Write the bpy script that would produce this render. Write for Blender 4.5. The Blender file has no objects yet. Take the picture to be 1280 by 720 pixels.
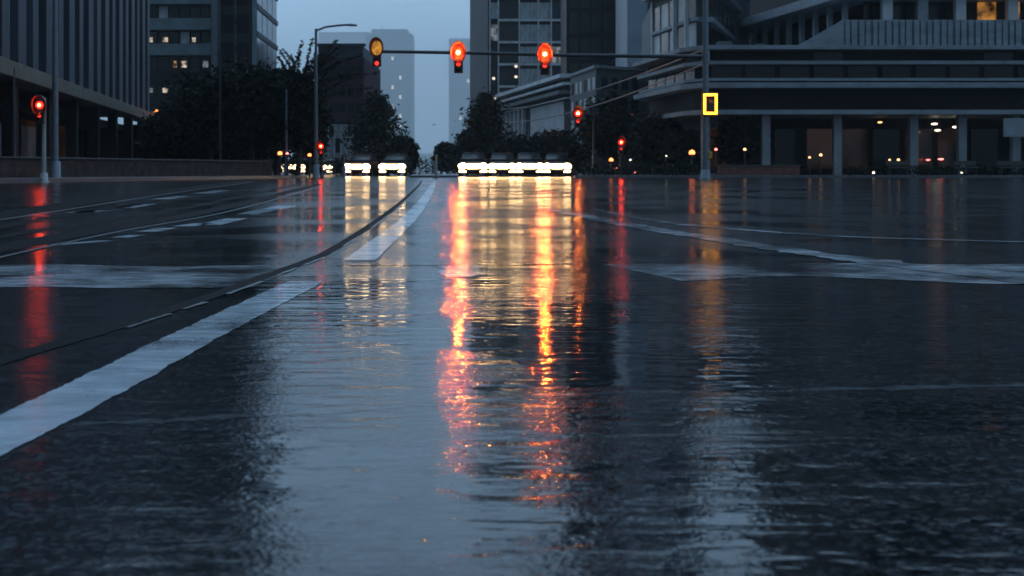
import bpy, bmesh, math, random
from mathutils import Vector, Matrix, noise
random.seed(7)
S = bpy.context.scene
COL = S.collection
FPX, HY, CX, EYE = 1500.0, 214.0, 640.0, 0.35      # focal length in 1280-px units, horizon row, eye height

def X(px, d): return (px - CX) / FPX * d
def Z(py, d): return EYE + (HY - py) / FPX * d
def G(px, d): return Vector((X(px, d), d, 0.0))

# ------------------------------------------------------------------ materials
def new_mat(name):
    m = bpy.data.materials.new(name); m.use_nodes = True
    nt = m.node_tree
    return m, nt, nt.nodes['Principled BSDF']

def mat(name, col, rough=0.6, metal=0.0, var=0.25, scale=3.0, bump=0.0, bscale=20.0, spec=0.5, stretch=None):
    m, nt, b = new_mat(name)
    N, L = nt.nodes, nt.links
    tc = N.new('ShaderNodeTexCoord'); src = tc.outputs['Object']
    if stretch:
        mp = N.new('ShaderNodeMapping'); mp.inputs['Scale'].default_value = stretch
        L.new(src, mp.inputs['Vector']); src = mp.outputs['Vector']
    nz = N.new('ShaderNodeTexNoise'); nz.inputs['Scale'].default_value = scale
    nz.inputs['Detail'].default_value = 6; nz.inputs['Roughness'].default_value = 0.65
    L.new(src, nz.inputs['Vector'])
    mr = N.new('ShaderNodeMapRange'); mr.inputs['From Min'].default_value = 0.3; mr.inputs['From Max'].default_value = 0.7
    mr.inputs['To Min'].default_value = 1 - var; mr.inputs['To Max'].default_value = 1 + var
    L.new(nz.outputs['Fac'], mr.inputs['Value'])
    mx = N.new('ShaderNodeMix'); mx.data_type = 'RGBA'; mx.blend_type = 'MULTIPLY'; mx.inputs['Factor'].default_value = 1
    mx.inputs['A'].default_value = (*col, 1)
    L.new(mr.outputs['Result'], mx.inputs['B'])
    L.new(mx.outputs['Result'], b.inputs['Base Color'])
    mr2 = N.new('ShaderNodeMapRange'); mr2.inputs['To Min'].default_value = max(0.03, rough - 0.12); mr2.inputs['To Max'].default_value = min(1, rough + 0.12)
    L.new(nz.outputs['Fac'], mr2.inputs['Value']); L.new(mr2.outputs['Result'], b.inputs['Roughness'])
    b.inputs['Metallic'].default_value = metal
    b.inputs['Specular IOR Level'].default_value = spec
    if bump:
        n2 = N.new('ShaderNodeTexNoise'); n2.inputs['Scale'].default_value = bscale; n2.inputs['Detail'].default_value = 5
        L.new(src, n2.inputs['Vector'])
        bp = N.new('ShaderNodeBump'); bp.inputs['Strength'].default_value = 0.6; bp.inputs['Distance'].default_value = bump
        L.new(n2.outputs['Fac'], bp.inputs['Height']); L.new(bp.outputs['Normal'], b.inputs['Normal'])
    return m

def emit(name, col, power, base=(0.05, 0.05, 0.05)):
    m, nt, b = new_mat(name)
    b.inputs['Base Color'].default_value = (*base, 1)
    b.inputs['Roughness'].default_value = 0.3
    b.inputs['Emission Color'].default_value = (*col, 1)
    N, L = nt.nodes, nt.links
    tc = N.new('ShaderNodeTexCoord')
    nz = N.new('ShaderNodeTexNoise'); nz.inputs['Scale'].default_value = 9
    L.new(tc.outputs['Object'], nz.inputs['Vector'])
    mr = N.new('ShaderNodeMapRange'); mr.inputs['To Min'].default_value = power * 0.7; mr.inputs['To Max'].default_value = power * 1.3
    L.new(nz.outputs['Fac'], mr.inputs['Value']); L.new(mr.outputs['Result'], b.inputs['Emission Strength'])
    return m

def room_mat(name, col, power, scale=1.6):
    """a lit room seen through glass: uneven warm light, with darker furniture and blinds"""
    m, nt, b = new_mat(name)
    N, L = nt.nodes, nt.links
    b.inputs['Base Color'].default_value = (0.02, 0.02, 0.02, 1); b.inputs['Roughness'].default_value = 0.1
    tc = N.new('ShaderNodeTexCoord')
    nz = N.new('ShaderNodeTexNoise'); nz.inputs['Scale'].default_value = scale; nz.inputs['Detail'].default_value = 4
    oi = N.new('ShaderNodeObjectInfo'); vm = N.new('ShaderNodeVectorMath'); vm.operation = 'MULTIPLY_ADD'; vm.inputs[1].default_value = (1, 1, 1)
    cx = N.new('ShaderNodeCombineXYZ'); mm_ = N.new('ShaderNodeMath'); mm_.operation = 'MULTIPLY'; mm_.inputs[1].default_value = 40; L.new(oi.outputs['Random'], mm_.inputs[0]); L.new(mm_.outputs[0], cx.inputs['X']); L.new(mm_.outputs[0], cx.inputs['Z'])
    L.new(tc.outputs['Object'], vm.inputs[0]); L.new(cx.outputs['Vector'], vm.inputs[2]); L.new(vm.outputs['Vector'], nz.inputs['Vector'])
    mr = N.new('ShaderNodeMapRange'); mr.inputs['From Min'].default_value = 0.38; mr.inputs['From Max'].default_value = 0.68
    mr.inputs['To Min'].default_value = 0.0; mr.inputs['To Max'].default_value = power
    L.new(nz.outputs['Fac'], mr.inputs['Value'])
    b.inputs['Emission Color'].default_value = (*col, 1)
    L.new(mr.outputs['Result'], b.inputs['Emission Strength'])
    return m

M = {}
M['concrete'] = mat('concrete', (0.23, 0.26, 0.285), 0.7, var=0.3, scale=1.2, bump=0.01)
M['ledge'] = mat('ledge_concrete', (0.22, 0.265, 0.30), 0.55, var=0.3, scale=0.9, bump=0.01, stretch=(1, 1, 3))
M['beige'] = mat('beige_stone', (0.13, 0.11, 0.088), 0.65, var=0.35, scale=1.5, bump=0.01)
M['fin'] = mat('blue_grey_panel', (0.052, 0.059, 0.078), 0.45, var=0.3, scale=0.8, stretch=(1, 1, 0.2), spec=0.2)
M['dark_wall'] = mat('dark_wall', (0.016, 0.017, 0.020), 0.6, var=0.3, scale=0.6, spec=0.2)
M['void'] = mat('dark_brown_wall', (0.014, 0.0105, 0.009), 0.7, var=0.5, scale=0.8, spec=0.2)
M['teal'] = mat('teal_concrete', (0.13, 0.185, 0.21), 0.5, var=0.35, scale=0.7)
M['glass'] = mat('dark_glass', (0.006, 0.008, 0.011), 0.14, var=0.3, scale=0.4, spec=0.35)
M['glass_b'] = mat('blue_glass', (0.03, 0.05, 0.075), 0.16, var=0.4, scale=0.3, spec=0.7)
M['glass_l'] = mat('curtained_glass', (0.42, 0.46, 0.48), 0.35, var=0.5, scale=1.1, stretch=(3, 3, 0.5))
M['black'] = mat('black_cladding', (0.003, 0.0033, 0.0045), 0.5, var=0.3, scale=0.4, spec=0.2)
M['maroon'] = mat('maroon_brick', (0.055, 0.020, 0.038), 0.7, var=0.3, scale=0.5, spec=0.2)
M['navy'] = mat('navy_cladding', (0.022, 0.030, 0.042), 0.65, var=0.3, scale=0.4, spec=0.15)
M['pale'] = mat('pale_blue_cladding', (0.25, 0.31, 0.37), 0.5, var=0.2, scale=0.3)
M['haze_wall'] = mat('distant_wall', (0.04, 0.075, 0.12), 0.6, var=0.3, scale=0.05)  # blue haze tint put into the wall colour
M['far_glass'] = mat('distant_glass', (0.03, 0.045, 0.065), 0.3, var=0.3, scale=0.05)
M['frame'] = mat('light_window_frame', (0.66, 0.70, 0.72), 0.5, var=0.25, scale=1.0)
M['grey'] = mat('grey_render', (0.10, 0.12, 0.125), 0.6, var=0.3, scale=0.7, bump=0.01)
M['white'] = mat('white_column_paint', (0.44, 0.47, 0.48), 0.5, var=0.2, scale=1.0)
M['stone'] = mat('rubble_stone', (0.045, 0.038, 0.034), 0.75, var=0.6, scale=3.0, bump=0.05, bscale=4, spec=0.2)
M['cap'] = mat('wall_coping', (0.06, 0.055, 0.052), 0.6, var=0.3, scale=2)
M['metal'] = mat('galvanised_metal', (0.16, 0.19, 0.22), 0.45, metal=0.4, var=0.2, scale=4)
M['dmetal'] = mat('dark_painted_metal', (0.03, 0.035, 0.045), 0.4, metal=0.2, var=0.2, scale=4)
M['palemetal'] = mat('pale_painted_metal', (0.36, 0.36, 0.36), 0.45, var=0.25, scale=3)
M['redpaint'] = mat('dark_red_paint', (0.022, 0.0007, 0.0008), 0.4, var=0.2, scale=5)
M['redhood'] = mat('faded_red_paint', (0.32, 0.02, 0.018), 0.4, var=0.2, scale=5)  # lit red rim put into the colour on the amber head
M['housing'] = mat('signal_housing', (0.030, 0.028, 0.026), 0.45, var=0.2, scale=6)
M['unlit'] = mat('unlit_lens', (0.03, 0.02, 0.01), 0.15, var=0.2, scale=6)
M['yellow'] = mat('yellow_paint', (0.60, 0.34, 0.03), 0.45, var=0.2, scale=4)
M['bark'] = mat('bark', (0.045, 0.036, 0.030), 0.8, var=0.4, scale=6, bump=0.02)
M['leaf'] = mat('dark_leaf', (0.012, 0.017, 0.010), 0.7, var=0.5, scale=0.9, spec=0.15)
M['leaf_b'] = mat('bluish_leaf', (0.012, 0.018, 0.016), 0.7, var=0.5, scale=0.9, spec=0.15)
M['tyre'] = mat('tyre_rubber', (0.015, 0.015, 0.016), 0.8)
M['rim'] = mat('wheel_rim', (0.3, 0.3, 0.31), 0.3, metal=0.8)
M['plate'] = mat('number_plate', (0.5, 0.5, 0.45), 0.5)
M['carglass'] = mat('car_glass', (0.006, 0.007, 0.008), 0.3, spec=0.08)
for n, c in (('car_black', (0.012, 0.013, 0.016)), ('car_grey', (0.05, 0.055, 0.06)), ('car_red', (0.10, 0.012, 0.012)), ('car_blue', (0.015, 0.022, 0.045)), ('car_silver', (0.16, 0.165, 0.17))):
    M[n] = mat(n, [v * 0.6 for v in c], 0.55, var=0.1, spec=0.1)
M['brickred'] = mat('red_brick', (0.16, 0.06, 0.045), 0.7, var=0.4, scale=4, bump=0.01)
M['core_red'] = emit('red_lamp_core', (1.0, 0.10, 0.010), 8500)
M['lamp_red'] = emit('red_lamp_glow', (1.0, 0.0055, 0.0030), 150)
M['core_rs'] = emit('small_red_lamp_core', (1.0, 0.12, 0.02), 130)
M['core_or'] = emit('orange_lamp_core', (1.0, 0.34, 0.05), 500)
M['lamp_small'] = emit('small_red_lamp_glow', (1.0, 0.022, 0.011), 42)
M['red'] = emit('red_lamp', (1.0, 0.006, 0.002), 20)
M['red_dim'] = emit('dim_red_lamp', (1.0, 0.035, 0.02), 2.2)
M['amber'] = emit('amber_lens', (1.0, 0.42, 0.05), 0.5, base=(0.4, 0.2, 0.03))
nt_ = M['amber'].node_tree
for n_ in nt_.nodes:
    if n_.type == 'TEX_NOISE': n_.inputs['Scale'].default_value = 5; n_.inputs['Detail'].default_value = 4
    if n_.type == 'MAP_RANGE': n_.inputs['From Min'].default_value = 0.35; n_.inputs['From Max'].default_value = 0.65; n_.inputs['To Min'].default_value = 0.15; n_.inputs['To Max'].default_value = 0.75
M['orange'] = emit('orange_lamp', (1.0, 0.16, 0.03), 55)
M['orange_s'] = emit('small_orange_lamp', (1.0, 0.20, 0.05), 6)
M['pink'] = emit('pink_red_lamp', (1.0, 0.18, 0.15), 5)
M['yel'] = emit('yellow_light_strip', (1.0, 0.38, 0.022), 6.5)
M['digit'] = emit('dim_digit_segments', (1.0, 0.35, 0.12), 0.22)
M['head'] = emit('warm_headlight', (1.0, 0.64, 0.30), 30)
M['bar'] = emit('warm_light_bar', (1.0, 0.60, 0.25), 13)  # glow standing in for merged headlight streaks
M['head_far'] = emit('far_headlight', (1.0, 0.72, 0.42), 9)
M['tail'] = emit('tail_light', (1.0, 0.03, 0.02), 3)
M['lit_warm'] = room_mat('warm_lit_room', (1.0, 0.55, 0.2), 0.7, 2.4)
M['lit_amber'] = room_mat('amber_lit_room', (1.0, 0.42, 0.06), 0.75, 0.9)
M['lit_cool'] = room_mat('cool_lit_room', (0.8, 0.92, 1.0), 0.30, 1.3)
M['lit_white'] = emit('white_lit_window', (1.0, 0.86, 0.66), 1.1)
M['lit_small'] = room_mat('partly_lit_room', (1.0, 0.84, 0.64), 1.0, 1.6)
M['lit_far'] = emit('far_lit_window', (1.0, 0.9, 0.78), 1.3)
M['lamp_warm'] = emit('warm_lamp', (1.0, 0.55, 0.22), 3.0)
M['lamp_white'] = emit('white_lamp', (1.0, 0.85, 0.6), 3.2)
M['sign_pale'] = emit('pale_blue_sign_face', (0.35, 0.6, 0.9), 0.05, base=(0.06, 0.08, 0.10))
M['room_glow'] = room_mat('dim_brown_interior', (1.0, 0.36, 0.10), 0.018, 0.5)

# ------------------------------------------------------------------ mesh helpers
def loc_of(o):
    v = Vector((0, 0, 0))
    while o is not None:
        v += o.location; o = o.parent
    return v

class MB:
    def __init__(s): s.v = []; s.f = []; s.sm = []
    def add(s, vs, fs, smooth=False):
        n = len(s.v); s.v += [Vector(v) for v in vs]; s.f += [tuple(i + n for i in f) for f in fs]; s.sm += [smooth] * len(fs); return s
    def hexa(s, p):      # 8 corners: bottom ring 4, top ring 4
        return s.add(p, [(3, 2, 1, 0), (4, 5, 6, 7), (0, 1, 5, 4), (1, 2, 6, 5), (2, 3, 7, 6), (3, 0, 4, 7)])
    def box(s, a, b):
        (x0, y0, z0), (x1, y1, z1) = a, b
        return s.hexa([(x0, y0, z0), (x1, y0, z0), (x1, y1, z0), (x0, y1, z0), (x0, y0, z1), (x1, y0, z1), (x1, y1, z1), (x0, y1, z1)])
    def prism(s, pts, z0, z1):
        n = len(pts)
        vs = [(p[0], p[1], z0) for p in pts] + [(p[0], p[1], z1) for p in pts]
        fs = [tuple(range(n))[::-1], tuple(range(n, 2 * n))] + [(i, (i + 1) % n, n + (i + 1) % n, n + i) for i in range(n)]
        return s.add(vs, fs)
    def tube(s, path, radii, seg=12, cap=True):
        path = [Vector(p) for p in path]; n = len(path)
        if not hasattr(radii, '__len__'): radii = [radii] * n
        rings = []
        for i, p in enumerate(path):
            t = (path[min(i + 1, n - 1)] - path[max(i - 1, 0)]).normalized()
            up = Vector((0, 0, 1)) if abs(t.z) < 0.9 else Vector((1, 0, 0))
            a = t.cross(up).normalized(); b = t.cross(a).normalized()
            rings.append([p + (a * math.cos(k * 2 * math.pi / seg) + b * math.sin(k * 2 * math.pi / seg)) * radii[i] for k in range(seg)])
        vs = [v for r in rings for v in r]
        fs = [(i * seg + k, i * seg + (k + 1) % seg, (i + 1) * seg + (k + 1) % seg, (i + 1) * seg + k) for i in range(n - 1) for k in range(seg)]
        s.add(vs, fs, True)
        if cap:
            s.add(rings[0], [tuple(range(seg))]); s.add(rings[-1], [tuple(range(seg))[::-1]])
        return s
    def lathe(s, prof, axis_o, axis, seg=20, sx=1.0, sz=1.0):
        """prof: (r, h) along axis; ellipse scale sx, sz across"""
        axis = Vector(axis).normalized()
        up = Vector((0, 0, 1)) if abs(axis.z) < 0.9 else Vector((0, 1, 0))
        a = axis.cross(up).normalized(); b = a.cross(axis).normalized()
        o = Vector(axis_o); n = len(prof)
        vs = [o + axis * h + a * (r * sx * math.cos(k * 2 * math.pi / seg)) + b * (r * sz * math.sin(k * 2 * math.pi / seg)) for r, h in prof for k in range(seg)]
        fs = [(i * seg + k, i * seg + (k + 1) % seg, (i + 1) * seg + (k + 1) % seg, (i + 1) * seg + k) for i in range(n - 1) for k in range(seg)]
        return s.add(vs, fs, True)

def mesh_of(name, mb, m, origin=Vector((0, 0, 0))):
    me = bpy.data.meshes.new(name)
    me.from_pydata([v - origin for v in mb.v], [], mb.f)
    me.polygons.foreach_set('use_smooth', mb.sm)
    me.update()
    bm = bmesh.new(); bm.from_mesh(me); bmesh.ops.recalc_face_normals(bm, faces=bm.faces); bm.to_mesh(me); bm.free()
    me.materials.append(m)
    return me

def obj(name, mb, m, parent=None, bevel=0.0, local=False):
    org = Vector((0, 0, 0)) if (parent is None or local) else loc_of(parent)
    o = bpy.data.objects.new(name, mesh_of(name, mb, m, org)); COL.objects.link(o)
    o.parent = parent
    if bevel:
        b = o.modifiers.new('Bevel', 'BEVEL'); b.width = bevel; b.segments = 2; b.limit_method = 'ANGLE'; b.angle_limit = math.radians(40)
    return o

def tag(o, label=None, cat=None, group=None, kind=None):
    if label: o['label'] = label
    if cat: o['category'] = cat
    if group: o['group'] = group
    if kind: o['kind'] = kind
    return o

def thing(name, loc, label, cat, group=None):
    o = bpy.data.objects.new(name, None); COL.objects.link(o); o.location = loc; o.empty_display_size = 0.3
    return tag(o, label, cat, group)

def copy_tree(o, parent=None):
    c = o.copy(); COL.objects.link(c); c.parent = parent
    for ch in list(o.children): copy_tree(ch, c)
    return c

class Face:
    """a vertical wall plane from ground point A to B; o = outward offset towards the camera side"""
    def __init__(s, A, B):
        s.A = Vector((A[0], A[1], 0)); d = Vector((B[0], B[1], 0)) - s.A
        s.len = d.length; s.u = d.normalized(); n = Vector((s.u.y, -s.u.x, 0))
        s.n = n if n.dot(-s.A) > 0 else -n
    def p(s, a, z, o=0.0): return s.A + s.u * a + s.n * o + Vector((0, 0, z))
    def box(s, mb, a0, a1, z0, z1, o0, o1):
        return mb.hexa([s.p(a0, z0, o0), s.p(a1, z0, o0), s.p(a1, z0, o1), s.p(a0, z0, o1), s.p(a0, z1, o0), s.p(a1, z1, o0), s.p(a1, z1, o1), s.p(a0, z1, o1)])
    def at(s, px):       # distance along the wall that shows at column px
        k = (px - CX) / FPX
        return (k * s.A.y - s.A.x) / (s.u.x - k * s.u.y)

_panes = {}
def pane(root, F, a, z, w, h, m, o0=-0.05, o1=0.03, name='window', label=None):
    """one window, its own object; equal windows of one wall share mesh data"""
    key = (root.name, id(F), round(w, 3), round(h, 3), m.name, o0, o1)
    if key not in _panes:
        mb = MB(); F.box(mb, 0, w, 0, h, o0, o1)
        _panes[key] = (mesh_of(name, mb, m, F.A), F)
    o = bpy.data.objects.new(name, _panes[key][0]); COL.objects.link(o); o.parent = root
    o.location = F.p(a, z) - loc_of(root)
    if label: o['label'] = label
    return o

def part_box(root, name, F, a0, a1, z0, z1, o0, o1, m, bevel=0.0):
    mb = MB(); F.box(mb, a0, a1, z0, z1, o0, o1); return obj(name, mb, m, root, bevel)

# ------------------------------------------------------------------ world, sun, camera
w = bpy.data.worlds.new('World'); S.world = w; w.use_nodes = True
N, L = w.node_tree.nodes, w.node_tree.links
bg = N['Background']
sky = N.new('ShaderNodeTexSky'); sky.sky_type = 'NISHITA'; sky.sun_disc = False
SUN_EL, SUN_AZ = math.radians(1.5), math.radians(-25)
sky.sun_elevation = SUN_EL; sky.sun_rotation = SUN_AZ
sky.air_density = 1.0; sky.dust_density = 0.6; sky.ozone_density = 3.0
tc = N.new('ShaderNodeTexCoord')
nz = N.new('ShaderNodeTexNoise'); nz.inputs['Scale'].default_value = 2.2; nz.inputs['Detail'].default_value = 6
mp = N.new('ShaderNodeMapping'); mp.inputs['Scale'].default_value = (1, 1, 2.5)
L.new(tc.outputs['Generated'], mp.inputs['Vector']); L.new(mp.outputs['Vector'], nz.inputs['Vector'])
cr = N.new('ShaderNodeMapRange'); cr.inputs['From Min'].default_value = 0.3; cr.inputs['From Max'].default_value = 0.7
cr.inputs['To Min'].default_value = 0.72; cr.inputs['To Max'].default_value = 1.12
L.new(nz.outputs['Fac'], cr.inputs['Value'])
# overcast veil: grey-blue cloud, brighter overhead than at the horizon
sep = N.new('ShaderNodeSeparateXYZ'); L.new(tc.outputs['Generated'], sep.inputs['Vector'])
el = N.new('ShaderNodeMapRange'); el.inputs['From Min'].default_value = 0.0; el.inputs['From Max'].default_value = 0.5
el.inputs['To Min'].default_value = 1.0; el.inputs['To Max'].default_value = 1.5
L.new(sep.outputs['Z'], el.inputs['Value'])
mul = N.new('ShaderNodeMath'); mul.operation = 'MULTIPLY'
L.new(cr.outputs['Result'], mul.inputs[0]); L.new(el.outputs['Result'], mul.inputs[1])
# last light is ahead of the camera: the cloud is brighter that way and dim behind
az = N.new('ShaderNodeMapRange'); az.interpolation_type = 'SMOOTHSTEP'; az.inputs['From Min'].default_value = -0.9; az.inputs['From Max'].default_value = 0.9
az.inputs['To Min'].default_value = 0.24; az.inputs['To Max'].default_value = 1.0
L.new(sep.outputs['Y'], az.inputs['Value'])
mul2 = N.new('ShaderNodeMath'); mul2.operation = 'MULTIPLY'; L.new(mul.outputs['Value'], mul2.inputs[0]); L.new(az.outputs['Result'], mul2.inputs[1]); mul = mul2
cloud = N.new('ShaderNodeMix'); cloud.data_type = 'RGBA'; cloud.blend_type = 'MULTIPLY'; cloud.inputs['Factor'].default_value = 1
cloud.inputs['A'].default_value = (5.8, 9.2, 13.2, 1)
L.new(mul.outputs['Value'], cloud.inputs['B'])
mixs = N.new('ShaderNodeMix'); mixs.data_type = 'RGBA'; mixs.inputs['Factor'].default_value = 0.9
L.new(sky.outputs['Color'], mixs.inputs['A']); L.new(cloud.outputs['Result'], mixs.inputs['B'])
L.new(mixs.outputs['Result'], bg.inputs['Color'])
bg.inputs['Strength'].default_value = 0.1

sl = bpy.data.lights.new('sun', 'SUN'); sl.energy = 0.12; sl.angle = math.radians(20); sl.color = (1.0, 0.93, 0.86)
so = bpy.data.objects.new('sun', sl); COL.objects.link(so)
sd = Vector((math.sin(SUN_AZ) * math.cos(SUN_EL), math.cos(SUN_AZ) * math.cos(SUN_EL), math.sin(SUN_EL + 0.2)))
so.rotation_euler = sd.to_track_quat('Z', 'Y').to_euler()

cd = bpy.data.cameras.new('camera'); cam = bpy.data.objects.new('camera', cd); COL.objects.link(cam)
cam.location = (0, 0, EYE); cam.rotation_euler = (math.radians(90), 0, 0)
cd.sensor_width = 36; cd.lens = FPX / 1280 * 36; cd.shift_y = -(360 - HY) / 1280
cd.clip_end = 20000; cd.clip_start = 0.02
cd.dof.use_dof = True; cd.dof.focus_distance = 4.5; cd.dof.aperture_fstop = 9
S.camera = cam
S.view_settings.view_transform = 'Standard'; S.view_settings.look = 'None'; S.view_settings.gamma = 1; S.view_settings.exposure = 0
S.view_settings.use_curve_mapping = False
S.render.engine = 'CYCLES'
S.cycles.use_denoising = True
try: S.cycles.denoiser = 'OPENIMAGEDENOISE'
except Exception: pass
S.cycles.max_bounces = 6; S.cycles.diffuse_bounces = 2; S.cycles.glossy_bounces = 3; S.cycles.volume_bounces = 0
S.cycles.sample_clamp_indirect = 20
S.render.filter_size = 1.7

# ------------------------------------------------------------------ the wet road
def wet_material(name, paint=False):
    m, nt, b = new_mat(name)
    N, L = nt.nodes, nt.links
    tc = N.new('ShaderNodeTexCoord'); P = tc.outputs['Object']
    def nz(scale, detail, rough=0.5, dist=0.0, vec=None):
        n = N.new('ShaderNodeTexNoise'); n.inputs['Scale'].default_value = scale; n.inputs['Detail'].default_value = detail
        n.inputs['Roughness'].default_value = rough; n.inputs['Distortion'].default_value = dist
        L.new(vec or P, n.inputs['Vector']); return n.outputs['Fac']
    def mr(v, a, b_, c, d, smooth=True):
        n = N.new('ShaderNodeMapRange'); n.interpolation_type = 'SMOOTHSTEP' if smooth else 'LINEAR'
        for k, x in zip(('From Min', 'From Max', 'To Min', 'To Max'), (a, b_, c, d)): n.inputs[k].default_value = x
        L.new(v, n.inputs['Value']); return n.outputs['Result']
    def math_(op, a, b_):
        n = N.new('ShaderNodeMath'); n.operation = op
        for i, x in enumerate((a, b_)):
            if isinstance(x, (int, float)): n.inputs[i].default_value = x
            else: L.new(x, n.inputs[i])
        return n.outputs[0]
    big = nz(0.55, 7, 0.62, 0.4)
    pud = mr(math_('ADD', big, math_('MULTIPLY', math_('SUBTRACT', nz(24, 4, 0.6), 0.5), 0.16)), 0.47, 0.55, 0.0, 1.0)                    # 1 = standing water
    mpw = N.new('ShaderNodeMapping'); mpw.inputs['Scale'].default_value = (0.33, 1.3, 1); L.new(P, mpw.inputs['Vector'])   # wind ripples, crests across the road
    grain = nz(170, 3, 0.6)
    swell = nz(1.1, 5, 0.5, 0.0, mpw.outputs['Vector'])
    wave = nz(15, 3, 0.5, 0.12, mpw.outputs['Vector'])
    sx = N.new('ShaderNodeSeparateXYZ'); L.new(P, sx.inputs['Vector'])
    far = mr(math_('ADD', sx.outputs['Y'], math_('MULTIPLY', big, 1.0)), 4.75, 5.4, 0.0, 1.0)   # coarser, less flooded surface inside the junction                           # undulating surface, equal slope at every scale
    fine = nz(70, 3, 0.55, 0.0, mpw.outputs['Vector'])
    stones = N.new('ShaderNodeTexVoronoi'); stones.inputs['Scale'].default_value = 130; L.new(P, stones.inputs['Vector'])
    h = math_('ADD', math_('MULTIPLY', wave, mr(pud, 0, 1, 0.0033, 0.0030)), math_('MULTIPLY', swell, 0.0095))
    f = math_('MULTIPLY', fine, mr(pud, 0, 1, 0.0004, 0.00015))
    g = math_('MULTIPLY', math_('ADD', grain, stones.outputs['Distance']), mr(pud, 0, 1, 0.00023, 0.00002))
    hh = math_('ADD', math_('ADD', h, f), g)
    bp = N.new('ShaderNodeBump'); bp.inputs['Strength'].default_value = 1.0; bp.inputs['Distance'].default_value = 1.0
    L.new(hh, bp.inputs['Height']); L.new(bp.outputs['Normal'], b.inputs['Normal'])
    rn = mr(pud, 0, 1, 0.14, 0.07)
    rf = mr(pud, 0, 1, 0.19, 0.12)
    rx = N.new('ShaderNodeMix'); L.new(far, rx.inputs['Factor']); L.new(rn, rx.inputs['A']); L.new(rf, rx.inputs['B'])
    rough = rx.outputs['Result']
    L.new(rough, b.inputs['Roughness'])
    b.inputs['IOR'].default_value = 1.36
    chip = N.new('ShaderNodeSeparateColor'); L.new(stones.outputs['Color'], chip.inputs['Color'])
    ag = math_('MULTIPLY', mr(grain, 0.35, 0.7, 0.6, 1.5), mr(chip.outputs['Red'], 0.55, 1.0, 0.7, 4.0, False))   # pale stone chips in dark binder
    dirt = mr(nz(2.3, 6, 0.65), 0.35, 0.7, 0.65, 1.35)
    k = math_('MULTIPLY', ag, dirt)
    base = N.new('ShaderNodeMix'); base.data_type = 'RGBA'; base.blend_type = 'MULTIPLY'; base.inputs['Factor'].default_value = 1
    base.inputs['A'].default_value = (0.011, 0.012, 0.014, 1)
    L.new(k, base.inputs['B'])
    out = base.outputs['Result']
    if paint:
        lo, hi, col = paint
        wear = mr(math_('ADD', math_('MULTIPLY', nz(1.7, 8, 0.7), 0.75), math_('MULTIPLY', grain, 0.25)), lo, hi, 0, 1)
        pm = N.new('ShaderNodeMix'); pm.data_type = 'RGBA'
        L.new(wear, pm.inputs['Factor']); L.new(out, pm.inputs['A'])
        pc = N.new('ShaderNodeMix'); pc.data_type = 'RGBA'; pc.blend_type = 'MULTIPLY'; pc.inputs['Factor'].default_value = 1
        pc.inputs['A'].default_value = (*col, 1); L.new(mr(nz(9, 5, 0.6), 0.3, 0.7, 0.8, 1.15), pc.inputs['B'])
        L.new(pc.outputs['Result'], pm.inputs['B']); out = pm.outputs['Result']
    L.new(out, b.inputs['Base Color'])
    return m

M['road'] = wet_material('wet_asphalt')
M['line'] = wet_material('worn_white_paint', (0.34, 0.50, (0.42, 0.47, 0.52)))
M['line_b'] = wet_material('sounder_white_paint', (0.24, 0.38, (0.50, 0.55, 0.60)))
M['line_worn'] = wet_material('very_worn_white_paint', (0.41, 0.60, (0.42, 0.46, 0.50)))
M['seal'] = wet_material('crack_sealant_pale', (0.44, 0.60, (0.10, 0.11, 0.12)))
M['groove'] = mat('groove_tar', (0.005, 0.005, 0.006), 0.7, spec=0.08, var=0.3, scale=8, bump=0.004, bscale=40)
M['steel'] = mat('wet_worn_steel', (0.10, 0.11, 0.12), 0.42, metal=0.6, var=0.3, scale=8)
M['pave'] = mat('wet_pavement', (0.06, 0.062, 0.066), 0.35, var=0.4, scale=1.5, bump=0.01)
M['kerb'] = mat('kerb_stone', (0.10, 0.105, 0.115), 0.4, var=0.3, scale=2, bump=0.01)

mb = MB(); mb.add([(-2150, -55, 0), (2150, -55, 0), (2150, 6600, 0), (-2150, 6600, 0)], [(0, 1, 2, 3)])
tag(obj('road', mb, M['road']), kind='structure')

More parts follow.
